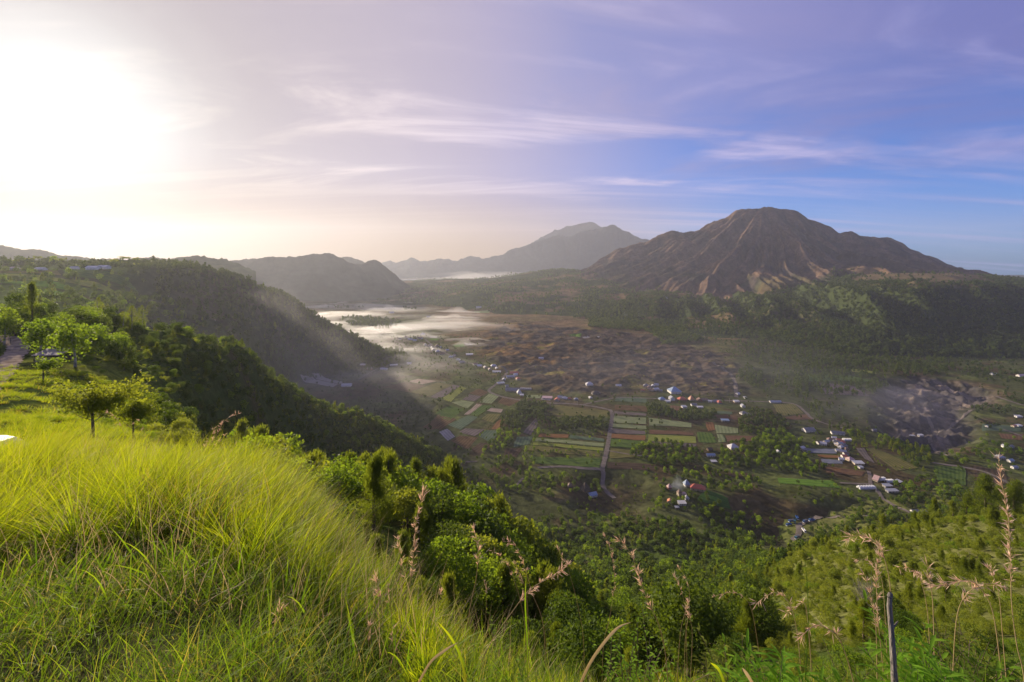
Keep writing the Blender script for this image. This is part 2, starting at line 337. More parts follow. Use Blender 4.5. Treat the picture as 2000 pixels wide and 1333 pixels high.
# ---------------------------------------------------------------- ground materials
def mat_new(name):
    m = bpy.data.materials.new(name); m.use_nodes = True; return m, m.node_tree.nodes, m.node_tree.links
def ground_mat(name, scales, amt=0.45, bump=0.0, tint=None):
    """vertex colour (what grows or lies where) broken up by procedural noise of several sizes"""
    m, n, l = mat_new(name); b = n['Principled BSDF']; b.inputs['Roughness'].default_value = 1.0; b.inputs['Specular IOR Level'].default_value = 0.0
    at = n.new('ShaderNodeAttribute'); at.attribute_name = 'col'; geo = n.new('ShaderNodeNewGeometry'); cur = at.outputs['Color']; prev = None
    for i, s in enumerate(scales):
        t = n.new('ShaderNodeTexNoise'); t.inputs['Scale'].default_value = 1.0 / s; t.inputs['Detail'].default_value = 6; t.inputs['Roughness'].default_value = .6
        l.new(geo.outputs['Position'], t.inputs[0])
        mr = n.new('ShaderNodeMapRange'); mr.inputs[1].default_value = .3; mr.inputs[2].default_value = .7; mr.inputs[3].default_value = 1 - amt; mr.inputs[4].default_value = 1 + amt
        l.new(t.outputs[0], mr.inputs[0]); mx = n.new('ShaderNodeMix'); mx.data_type = 'RGBA'; mx.blend_type = 'MULTIPLY'; mx.inputs[0].default_value = 1
        l.new(cur, mx.inputs[6]); l.new(mr.outputs[0], mx.inputs[7]); cur = mx.outputs[2]; prev = t
    l.new(cur, b.inputs['Base Color'])
    if bump and prev:
        bp = n.new('ShaderNodeBump'); bp.inputs['Strength'].default_value = 1; bp.inputs['Distance'].default_value = bump
        l.new(prev.outputs[0], bp.inputs['Height']); l.new(bp.outputs[0], b.inputs['Normal'])
    return m
def cmix(a, b, t): return a * (1 - t[:, None]) + b * t[:, None]
A_ = lambda *c: np.array(c, float)[None]
def cnoise(x, y, wl, s, a, b): return sstep(a, b, fbm(x, y, wl, 4, s))
def col_hill(x, y, z):
    c = np.repeat(A_(.045, .065, .016), len(x), 0)
    c = cmix(c, A_(.16, .18, .03), sstep(.0, .4, fbm(x, y, 14, 4, 7)) * sstep(20, 60, y) * .7 * sstep(0.1, -.25, x / np.maximum(y, 1)) * sstep(190, 120, y))
    c = cmix(c, A_(.075, .06, .03), cnoise(x, y, 40, 9, .15, .5) * .7)
    u = 1000 + F * x / np.maximum(y, .6)
    c = cmix(c, A_(.12, .125, .04), sstep(1450, 1600, u) * sstep(35, 60, y) * .8)
    c = cmix(c, A_(.10, .085, .04), sstep(12, 3, y) * .6)
    return c
def col_ridge(x, y, z):
    c = np.repeat(A_(.045, .055, .025), len(x), 0); u = 1000 + F * x / y
    plate = sstep(300, 200, u) * sstep(235, 262, z)
    c = cmix(c, A_(.085, .12, .03), plate); c = cmix(c, A_(.06, .05, .03), plate * cnoise(x * .3, y, 40, 5, .05, .3) * .7)
    c = cmix(c, A_(.085, .068, .045), cnoise(x, y, 120, 19, .22, .5) * .6)
    return c
def col_flank(x, y, z):
    c = np.repeat(A_(.034, .045, .016), len(x), 0); u = 1000 + F * x / y
    c = cmix(c, A_(.13, .10, .052), sstep(172, 205, z + 14 * fbm(x, y, 80, 3, 2)) * sstep(1450, 1600, u))
    c = cmix(c, A_(.13, .09, .05), cnoise(x, y, 220, 29, .05, .35) * sstep(1700, 1300, u))
    return c
def col_vol(x, y, z):
    c = np.repeat(A_(.115, .076, .052), len(x), 0)
    c = cmix(c, A_(.05, .042, .038), cnoise(x * 1.5, y * .5, 160, 39, -.1, .4))
    c = cmix(c, A_(.05, .06, .025), cnoise(x, y, 260, 49, .0, .35) * sstep(300, 110, z) * .8)
    c = cmix(c, A_(.19, .125, .065), cnoise(x, y, 330, 59, -.1, .4) * sstep(360, 140, z) * .55)
    return c
def col_floor(x, y, z):
    c = np.repeat(A_(.060, .068, .026), len(x), 0); u, v = uv_of(x, y)
    c = cmix(c, A_(.075, .052, .030), cnoise(x, y, 60, 109, .0, .3) * .8)
    c = cmix(c, A_(.095, .115, .028), cnoise(x, y, 40, 119, .12, .4) * .5)
    c = cmix(c, A_(.155, .098, .050), sstep(700, 640, v) * sstep(820, 900, u) * sstep(575, 610, v) * (.5 + .5 * cnoise(x * .4, y, 90, 129, -.2, .2)))
    c = cmix(c, A_(.12, .085, .045), sstep(640, 600, v) * .5)
    lv = wpoly(x + fbm(x, y, 120, 4, 65) * 60, y + fbm(x, y, 120, 4, 67) * 60, LAVA, 70); lc = cmix(np.repeat(A_(.068, .052, .040), len(x), 0), A_(.155, .092, .04), cnoise(x, y, 55, 139, .0, .28) * sstep(1180, 1000, u + fbm(x, y, 50, 2, 4) * 150) * .9 + .25 * cnoise(x, y, 24, 143, .15, .3))
    lc = cmix(lc, A_(.20, .17, .03), cnoise(x, y, 60, 149, .38, .6) * .6)
    c = cmix(c, lc, lv)
    q = wpoly(x, y, QUARRY, 24); c = cmix(c, cmix(np.repeat(A_(.055, .048, .048), len(x), 0), A_(.19, .15, .12), cnoise(x, y, 35, 159, .15, .4) * .8), q)
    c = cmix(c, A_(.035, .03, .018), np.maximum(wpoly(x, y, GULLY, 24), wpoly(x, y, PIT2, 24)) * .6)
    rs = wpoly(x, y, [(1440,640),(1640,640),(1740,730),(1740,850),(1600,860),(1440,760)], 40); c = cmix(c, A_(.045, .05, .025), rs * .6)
    return c
m_hill = ground_mat('soil and low growth', [4.0, .5], .4, .08)
m_far = ground_mat('forest floor', [60, 14], .35, 1.0)
m_vol = ground_mat('volcanic slope', [90, 22], .35, 5.0)
m_flo = ground_mat('valley soil', [50, 9], .45, 1.6)
m_mtn = ground_mat('far mountain', [300, 60], .25, 4.0)
hill.mesh('hillside', m_hill, 560, 520, col_hill)
ridge.mesh('hill', m_far, 420, 260, col_ridge)
flank.mesh('terrain', m_far, 640, 360, col_flank)
volcano.mesh('volcano', m_vol, 700, 420, col_vol)
dk = lambda *c: (lambda x, y, z: np.repeat(A_(*c), len(x), 0))
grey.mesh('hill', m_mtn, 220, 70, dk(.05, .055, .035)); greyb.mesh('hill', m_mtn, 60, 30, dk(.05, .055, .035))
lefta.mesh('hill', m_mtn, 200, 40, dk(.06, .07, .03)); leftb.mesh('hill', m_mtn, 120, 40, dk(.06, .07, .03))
wall.mesh('mountain', m_mtn, 400, 80, dk(.035, .05, .045)); agung.mesh('mountain', m_mtn, 160, 40, dk(.04, .055, .06)); rfar.mesh('mountain', m_mtn, 100, 40, dk(.05, .06, .04))  # wall and agung: bluish haze tint put into the base colour
# valley floor sheet: fine where near, out to the horizon
us = np.linspace(-700, 2700, 960); ly = np.concatenate([np.linspace(math.log(330), math.log(6000), 860)])
Yg = np.exp(ly)[None].repeat(len(us), 0); Xg = np.clip((us[:, None] - 1000) / F * Yg, -10350, 10350); Zg = zfloor(Xg, Yg) - 30 * sstep(5200, 5900, Yg)
V = np.stack([Xg, Yg, Zg], -1).reshape(-1, 3)
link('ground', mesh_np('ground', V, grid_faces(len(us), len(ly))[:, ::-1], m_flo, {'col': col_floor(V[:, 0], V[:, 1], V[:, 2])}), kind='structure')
m_lake, n_, l_ = mat_new('lake water'); b_ = n_['Principled BSDF']; b_.inputs['Base Color'].default_value = (.05, .07, .08, 1); b_.inputs['Roughness'].default_value = .25
s_ = 10400.0
link('water', mesh_np('water', [(-s_, 5000, -8), (s_, 5000, -8), (s_, s_, -8), (-s_, s_, -8)], [(0, 1, 2, 3)], m_lake), kind='structure')
# ---------------------------------------------------------------- foliage materials
def leaf_mat(name, c1, c2, transl=.35, rough=.6, attr=True, tcol=None):
    m, n, l = mat_new(name); b = n['Principled BSDF']; b.inputs['Roughness'].default_value = rough; b.inputs['Specular IOR Level'].default_value = .08
    oi = n.new('ShaderNodeObjectInfo'); at = n.new('ShaderNodeAttribute'); at.attribute_name = 'tint'
    ad = n.new('ShaderNodeMath'); ad.operation = 'MULTIPLY_ADD'; ad.inputs[1].default_value = .55; l.new(oi.outputs['Random'], ad.inputs[0])
    sc = n.new('ShaderNodeMath'); sc.operation = 'MULTIPLY'; sc.inputs[1].default_value = .45; l.new(at.outputs['Fac'], sc.inputs[0]); l.new(sc.outputs[0], ad.inputs[2])
    mx = n.new('ShaderNodeMix'); mx.data_type = 'RGBA'; mx.inputs[6].default_value = (*c1, 1); mx.inputs[7].default_value = (*c2, 1); l.new(ad.outputs[0], mx.inputs[0])
    l.new(mx.outputs[2], b.inputs['Base Color'])
    tr = n.new('ShaderNodeBsdfTranslucent')
    ml = n.new('ShaderNodeMix'); ml.data_type = 'RGBA'; ml.blend_type = 'MULTIPLY'; ml.inputs[0].default_value = 1; l.new(mx.outputs[2], ml.inputs[6]); ml.inputs[7].default_value = (*(tcol or (2.4, 2.2, .8)), 1)
    l.new(ml.outputs[2], tr.inputs[0])
    ms = n.new('ShaderNodeMixShader'); ms.inputs[0].default_value = transl; l.new(b.outputs[0], ms.inputs[1]); l.new(tr.outputs[0], ms.inputs[2])
    l.new(ms.outputs[0], n['Material Output'].inputs[0]); return m
ML = {
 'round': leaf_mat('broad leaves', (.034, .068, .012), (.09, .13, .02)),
 'far': leaf_mat('distant leaves', (.026, .046, .014), (.060, .085, .022), .3),
 'fir': leaf_mat('needle foliage', (.066, .10, .018), (.14, .17, .028), .48, tcol=(2.3, 2.1, .7)),
 'farlit': leaf_mat('distant pale leaves', (.04, .065, .018), (.08, .11, .026), .32),
 'olive': leaf_mat('olive foliage', (.085, .12, .02), (.19, .22, .035), .45),
 'lit': leaf_mat('fresh and sunlit foliage', (.07, .13, .015), (.15, .21, .025), .5),  # lighter green; on litround trees the sunlit look is put into the colour
 'bamboo': leaf_mat('bright blade leaves', (.11, .24, .02), (.22, .36, .035), .5),
}
def bark_mat(name, c):
    m, n, l = mat_new(name); b = n['Principled BSDF']; b.inputs['Roughness'].default_value = .9
    t = n.new('ShaderNodeTexNoise'); t.inputs['Scale'].default_value = 9; t.inputs['Detail'].default_value = 6; r = n.new('ShaderNodeValToRGB'); l.new(t.outputs[0], r.inputs[0])
    r.color_ramp.elements[0].color = (c[0] * .5, c[1] * .5, c[2] * .5, 1); r.color_ramp.elements[1].color = (c[0] * 1.6, c[1] * 1.6, c[2] * 1.6, 1)
    r.color_ramp.elements[0].position = .3; r.color_ramp.elements[1].position = .7; l.new(r.outputs[0], b.inputs['Base Color'])
    bp = n.new('ShaderNodeBump'); bp.inputs['Distance'].default_value = .02; l.new(t.outputs[0], bp.inputs['Height']); l.new(bp.outputs[0], b.inputs['Normal']); return m
M_BARK = bark_mat('bark', (.10, .075, .05)); M_PALEBARK = bark_mat('pale bark', (.30, .27, .23)); M_DEAD = bark_mat('dead wood', (.20, .18, .16))
# ---------------------------------------------------------------- tree meshes
def rand_dirs(n, rng):
    v = rng.normal(size=(n, 3)); return v / np.linalg.norm(v, axis=1, keepdims=True)
def leaf_quads(C, size, rng, aim=None, asp=.55, jit=.9):
    """one small four-cornered leaf clump per centre; aim = preferred long direction"""
    n = len(C); a = rand_dirs(n, rng)
    if aim is not None: a = a * jit + aim; a /= np.linalg.norm(a, axis=1, keepdims=True)
    b = np.cross(a, rand_dirs(n, rng)); b /= np.linalg.norm(b, axis=1, keepdims=True) + 1e-9
    s = (size * (0.6 + .8 * rng.random(n)))[:, None]; q = s * asp
    V = np.stack([C - a * s * .5, C + b * q * .5 + a * s * .05, C + a * s * .5, C - b * q * .5 + a * s * .05], 1).reshape(-1, 3)
    return V, np.arange(4 * n).reshape(-1, 4)
def crown_points(kind, H, W, n, rng):
    """clump centres, outward directions; H tree height, W crown width"""
    if kind == 'round':
        k = 9; lc = rand_dirs(k, rng) * (rng.random((k, 1)) ** .5) * [W * .27, W * .27, H * .29] + [0, 0, H * .54]; lc[0] = [0, 0, H * .70]; lc[1] = [0, 0, H * .45]
        lr = W * (.20 + .12 * rng.random(k)) * np.where(lc[:, 2] > H * .72, .8, 1); i = rng.integers(0, k, n); d = rand_dirs(n, rng); d[:, 2] = np.abs(d[:, 2]) * np.where(rng.random(n) < .75, 1, -1)
        return lc[i] + d * (lr[i] * (.72 + .38 * rng.random(n)))[:, None] * [1, 1, .85], d
    if kind == 'shrub':
        k = 8; lc = rand_dirs(k, rng) * [W * .30, W * .30, 0] + np.array([0, 0, 1]) * (H * (.2 + .4 * rng.random((k, 1)))); lr = W * (.17 + .13 * rng.random(k))
        i = rng.integers(0, k, n); d = rand_dirs(n, rng); d[:, 2] = np.abs(d[:, 2]) * .9 - .1
        return lc[i] + d * (lr[i] * (.6 + .5 * rng.random(n)))[:, None], d
    if kind == 'fir':                                   # feathery casuarina: ragged cone of up-swept boughs
        k = 66; t = rng.random(k) ** .8; ang = rng.random(k) * 6.283; t[:4] = [.97, .92, .9, .86]
        rad = W * .5 * (1 - t) ** .95 * (.45 + .95 * rng.random(k)) + W * .03
        tip = np.stack([np.cos(ang) * rad, np.sin(ang) * rad, H * (.14 + .86 * t) + rad * .25], 1); root = np.stack([0 * t, 0 * t, H * (.10 + .80 * t)], 1)
        i = rng.integers(0, k, n); s = rng.random(n)[:, None] ** .6; base = root[i] * (1 - s) + tip[i] * s
        d = tip[i] - root[i]; d /= np.linalg.norm(d, axis=1, keepdims=True) + 1e-9; d[:, 2] += .6
        return base + rng.normal(size=(n, 3)) * (W * .055) * [1, 1, .9], d
    if kind == 'column':
        t = rng.random(n); k = 14; bt = np.linspace(.1, 1, k); bw = W * .5 * np.sin(np.clip(bt * 1.05, 0, 1) * math.pi) ** .55 * (.7 + .5 * rng.random(k)) + W * .05
        r = np.interp(t, (bt - .1) / .9, bw); ang = rng.random(n) * 6.283; rr = r * (.55 + .5 * rng.random(n)); lump = 1 + .35 * np.sin(ang * 3 + t * 19)
        d = np.stack([np.cos(ang), np.sin(ang), .5 + 0 * t], 1)
        return np.stack([np.cos(ang) * rr * lump, np.sin(ang) * rr * lump, H * (.10 + .9 * t)], 1), d
    if kind == 'umbrella':
        k = 9; ang = rng.random(k) * 6.283; rad = W * .38 * rng.random(k) ** .5; lc = np.stack([np.cos(ang) * rad, np.sin(ang) * rad, H * (.72 + .24 * rng.random(k))], 1)
        lr = W * (.14 + .12 * rng.random(k)); i = rng.integers(0, k, n); a = rng.random(n) * 6.283; q = rng.random(n) ** .5
        return lc[i] + np.stack([np.cos(a) * q * lr[i], np.sin(a) * q * lr[i], (1 - q) * H * .05 + rng.normal(size=n) * H * .012], 1), np.stack([0 * q, 0 * q, 1 + 0 * q], 1)
def crown_mesh(name, kind, H, W, n, size, mat, seed, asp=.55, jit=.9):
    rng = np.random.default_rng(seed); C, d = crown_points(kind, H, W, n, rng)
    if kind in ('fir', 'column'): Vv, Fc = leaf_quads(C, size, rng, d, asp, jit)
    else: Vv, Fc = leaf_quads(C, size, rng, None, asp)
    return mesh_np(name, Vv, Fc, mat, {'tint': np.repeat(rng.random(len(C)), 4)}, smooth=False)
def tube(Vs, Fs, pts, radii, k=6):
    pts = [np.asarray(p, float) for p in pts]; base = sum(len(v) for v in Vs); ring = []
    for i, p in enumerate(pts):
        t = pts[min(i + 1, len(pts) - 1)] - pts[max(i - 1, 0)]; t /= np.linalg.norm(t) + 1e-9
        a = np.cross(t, [0.31, .17, .93] if abs(t[2]) < .9 else [1, 0, 0]); a /= np.linalg.norm(a) + 1e-9; b = np.cross(t, a)
        ring.append([p + (a * math.cos(j / k * 6.2832) + b * math.sin(j / k * 6.2832)) * radii[i] for j in range(k)])
    Vs.append(np.array(ring).reshape(-1, 3)); n = len(pts)
    for i in range(n - 1):
        for j in range(k):
            Fs.append((base + i * k + j, base + i * k + (j + 1) % k, base + (i + 1) * k + (j + 1) % k, base + (i + 1) * k + j))
def trunk_mesh(name, H, W, kind, mat, seed, r=None):
    rng = np.random.default_rng(seed); Vs, Fs = [], []; r = r or H * .022
    lean = rng.normal(size=2) * H * .03; top = H * (.95 if kind in ('fir', 'column') else .7)
    P_ = lambda t: np.array([lean[0] * t + math.sin(t * 5) * H * .01, lean[1] * t + math.cos(t * 4) * H * .01, -.25 + (top + .25) * t])
    tube(Vs, Fs, [P_(t) for t in np.linspace(0, 1, 8)], [r * (1.25 - 1.1 * t) for t in np.linspace(0, 1, 8)], 7)
    for b in range(12 if kind in ('fir', 'column') else 7):
        t = .25 + .7 * rng.random() if kind in ('fir', 'column') else .40 + .5 * rng.random(); a = rng.random() * 6.28
        L_ = W * .42 * ((1.05 - t) if kind in ('fir', 'column') else .8) * (.6 + .5 * rng.random()); p0 = P_(t); up = .5 if kind in ('fir', 'column') else .8
        e_ = p0 + np.array([math.cos(a) * L_, math.sin(a) * L_, L_ * up]); md = (p0 + e_) / 2 + [0, 0, -L_ * .08]
        tube(Vs, Fs, [p0, md, e_], [r * .38 * (1.1 - t), r * .25 * (1.1 - t), r * .08], 5)
    return mesh_np(name, np.concatenate(Vs), Fs, mat)
# kinds: (crown shape, height, width, leaf material, bark)
KIND = {'round': ('round', 8.0, 7.0, 'round', M_BARK), 'fir': ('fir', 9.0, 5.2, 'fir', M_BARK), 'column': ('column', 9.0, 3.0, 'fir', M_PALEBARK),
        'umbrella': ('umbrella', 8.0, 9.0, 'olive', M_BARK), 'shrub': ('shrub', 2.4, 3.4, 'olive', M_BARK), 'green_shrub': ('shrub', 2.4, 3.4, 'lit', M_BARK),
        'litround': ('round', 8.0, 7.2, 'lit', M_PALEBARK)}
LOD = {'hi': (5200, .24), 'mid': (1500, .42), 'low': (260, 1.0), 'far': (70, 2.1)}
NAMES = {'round': 'broadleaf_tree', 'fir': 'feathery_tree', 'column': 'column_tree', 'umbrella': 'umbrella_tree', 'shrub': 'shrub', 'green_shrub': 'shrub', 'litround': 'broadleaf_tree'}
_mc = {}
def meshes(kind, lod, var):
    key = (kind, lod, var)
    if key not in _mc:
        sh, H, W, mt, bk = KIND[kind]; n, s = LOD[lod]; sd = hash(kind) % 7 * 0 + sum(map(ord, kind)) * 13 + var * 101; sm = 'shrub' in kind
        if sm: s, n = s * .55, int(n * .5)
        asp = .20 if kind in ('fir', 'column') and lod in ('hi', 'mid') else .6
        if 'wispy' in kind: n, s = int(n * 1.0), s * .68
        mat = ML[{'round': 'far', 'lit': 'farlit', 'fir': 'farlit'}.get(mt, mt)] if lod == 'far' else ML[mt]
        if kind == 'fir' and lod in ('hi', 'mid'): s *= 1.15; n = int(n * 1.9)
        _mc[key] = (crown_mesh('foliage', sh, H, W, n, s, mat, sd, asp, .55 if kind == 'fir' else .9), trunk_mesh('trunk', H, W, sh, bk, sd + 1))
    return _mc[key]
def tree(kind, lod, var, loc, h, rz, label, cat='tree', group=None, wide=1.0, name=None):
    cm, tm = meshes(kind, lod, var); H = KIND[kind][1]; k = h / H
    t = thing(name or NAMES[kind], label, cat, loc, rz, group); t.scale = (k * wide, k * wide, k)
    link('foliage' if 'shrub' in kind else 'crown', cm, t); link('stem' if 'shrub' in kind else 'trunk', tm, t)
    return t
# ---------------------------------------------------------------- scattered growth nobody could count: points + instances of the growth already standing
def scatter(name, pts, srcs, idx, scl, rot, mat=None, thin=None):
    """pts (n,3); srcs list of mesh objects; idx source per point"""
    me = bpy.data.meshes.new(name); me.vertices.add(len(pts)); me.vertices.foreach_set('co', np.asarray(pts, np.float32).ravel())
    for an, tp, v in (('idx', 'INT', np.asarray(idx, np.int32)), ('scl', 'FLOAT', np.asarray(scl, np.float32)), ('rot', 'FLOAT', np.asarray(rot, np.float32))):
        me.attributes.new(an, tp, 'POINT').data.foreach_set('value', v)
    o = link(name, me, kind='stuff'); g = bpy.data.node_groups.new(name, 'GeometryNodeTree')
    g.interface.new_socket('Geometry', in_out='INPUT', socket_type='NodeSocketGeometry'); g.interface.new_socket('Geometry', in_out='OUTPUT', socket_type='NodeSocketGeometry')
    n, l = g.nodes, g.links; gi, go = n.new('NodeGroupInput'), n.new('NodeGroupOutput'); jn = n.new('GeometryNodeJoinGeometry')
    def attr(nm, tp):
        a = n.new('GeometryNodeInputNamedAttribute'); a.data_type = tp; a.inputs[0].default_value = nm; return a.outputs[0]
    ai, as_, ar = attr('idx', 'INT'), attr('scl', 'FLOAT'), attr('rot', 'FLOAT'); cx = n.new('ShaderNodeCombineXYZ'); l.new(ar, cx.inputs[2])
    for k, s in enumerate(srcs):
        cp = n.new('FunctionNodeCompare'); cp.data_type = 'INT'; cp.operation = 'EQUAL'; l.new(ai, cp.inputs[2]); cp.inputs[3].default_value = k
        ob = n.new('GeometryNodeObjectInfo'); ob.transform_space = 'ORIGINAL'; ob.inputs['Object'].default_value = s; ob.inputs['As Instance'].default_value = True
        ip = n.new('GeometryNodeInstanceOnPoints'); l.new(gi.outputs[0], ip.inputs['Points']); l.new(cp.outputs[0], ip.inputs['Selection']); l.new(ob.outputs['Geometry'], ip.inputs['Instance'])
        l.new(cx.outputs[0], ip.inputs['Rotation']); l.new(as_, ip.inputs['Scale']); l.new(ip.outputs[0], jn.inputs[0])
    l.new(jn.outputs[0], go.inputs[0]); o.modifiers.new('scatter', 'NODES').node_group = g
    return o
# ---------------------------------------------------------------- label helper: every tree is found by its neighbours in the photo
LM = [("the bright grass mound", 300, 960), ("the curving dirt road", 35, 690), ("the weathered timber shelter", 103, 680), ("the wind-bent tree", 178, 780), ("the crest of the green spur", 430, 680),
      ("the foot of the green spur", 720, 860), ("the misty hill foot", 690, 690), ("the top of the forested hill", 420, 530), ("the wooded plateau edge", 240, 505), ("the plateau fields", 90, 530),
      ("the feathery tree belt", 850, 930), ("the dark ravine", 1050, 1120), ("the dark crater-like hollow", 1200, 960), ("the red-roofed compound", 1340, 965), ("the parked blue trucks", 1560, 1020),
      ("the shrubby right shoulder", 1700, 1120), ("the lower right slope", 1800, 1230), ("the right frame edge", 1960, 1010), ("the road junction shed", 1790, 1010), ("the long silver greenhouse", 1690, 952),
      ("the bright green field", 1580, 940), ("the long pale barn roof", 1676, 905), ("the striped field block", 1100, 860), ("the checkered left fields", 920, 820), ("the lone field tree", 858, 800),
      ("the big round roofed hall", 1317, 766), ("the straight farm road", 1188, 860), ("the dark lava field", 1200, 700), ("the grey quarry", 1820, 790), ("the clustered hamlet", 1640, 870),
      ("the white hip roof", 1432, 873), ("the misty street village", 840, 690), ("the mist trees", 720, 630), ("the bend in the village road", 985, 735), ("the orange tilled patch", 1385, 830),
      ("the centre foreground", 1000, 1260), ("the bare grey tree", 1685, 1240), ("the lower lit slope", 1450, 1180), ("the slope under the compound", 1330, 1060)]
ORD = ['first', 'second', 'third', 'fourth', 'fifth', 'sixth', 'seventh', 'eighth', 'ninth', 'tenth', 'eleventh', 'twelfth', 'thirteenth', 'fourteenth', 'fifteenth', 'sixteenth', 'seventeenth', 'eighteenth', 'nineteenth', 'twentieth']
def describe(recs, phrase):
    """recs: list of dict(kind,u,v,size) -> list of labels that single each out"""
    lab = [None] * len(recs); cl = {}
    for i, r in enumerate(recs):
        j = min(range(len(LM)), key=lambda k: math.hypot(LM[k][1] - r['u'], (LM[k][2] - r['v']) * 1.3)); du, dv = r['u'] - LM[j][1], r['v'] - LM[j][2]
        d = ('right of' if du > 0 else 'left of') if abs(du) > abs(dv) * 1.4 else ('below' if dv > 0 else 'above')
        cl.setdefault((r['kind'], j, d), []).append(i)
    for (kind, j, d), ids in cl.items():
        ids.sort(key=lambda i: recs[i]['v']); rows = [ids] if len(ids) <= 9 else [ids[:len(ids) // 2], ids[len(ids) // 2:]] if len(ids) <= 24 else [ids[:len(ids) // 3], ids[len(ids) // 3:2 * len(ids) // 3], ids[2 * len(ids) // 3:]]
        rn = [''] if len(rows) == 1 else ['upper ', 'lower '] if len(rows) == 2 else ['upper ', 'middle ', 'lower ']
        for row, q in zip(rows, rn):
            row.sort(key=lambda i: recs[i]['u'])
            for k, i in enumerate(row):
                if len(row) == 1: lab[i] = f"{phrase[kind]} {d} {LM[j][0]}" + (f", {q}one" if q else '')
                else: lab[i] = f"{phrase[kind]} {d} {LM[j][0]}, {ORD[k] if k < 20 else 'far'} from left" + (f", {q}row" if q else '')
                if len(lab[i].split()) > 16: lab[i] = lab[i].replace(' the ', ' ')
    return lab
PH = {'round': 'dark green bushy tree', 'fir': 'feathery upright tree', 'column': 'slim columnar tree', 'umbrella': 'flat-topped spreading tree', 'litround': 'sunlit pale green tree', 'shrub': 'olive shrub', 'green_shrub': 'bright green bush'}
def visible(x, y, z, margin=3.0):
    """line of sight over the terrain from the eye"""
    x, y, z = map(np.asarray, (x, y, z)); ok = np.ones(len(x), bool)
    for t in np.concatenate([np.linspace(.03, .3, 8), np.linspace(.36, .97, 18)]):
        ok &= (EYE + (z - EYE) * t) > zg(x * t, y * t) - margin
    return ok
def normal_top(x, y): return zg(x, y)
srcs_used = {}
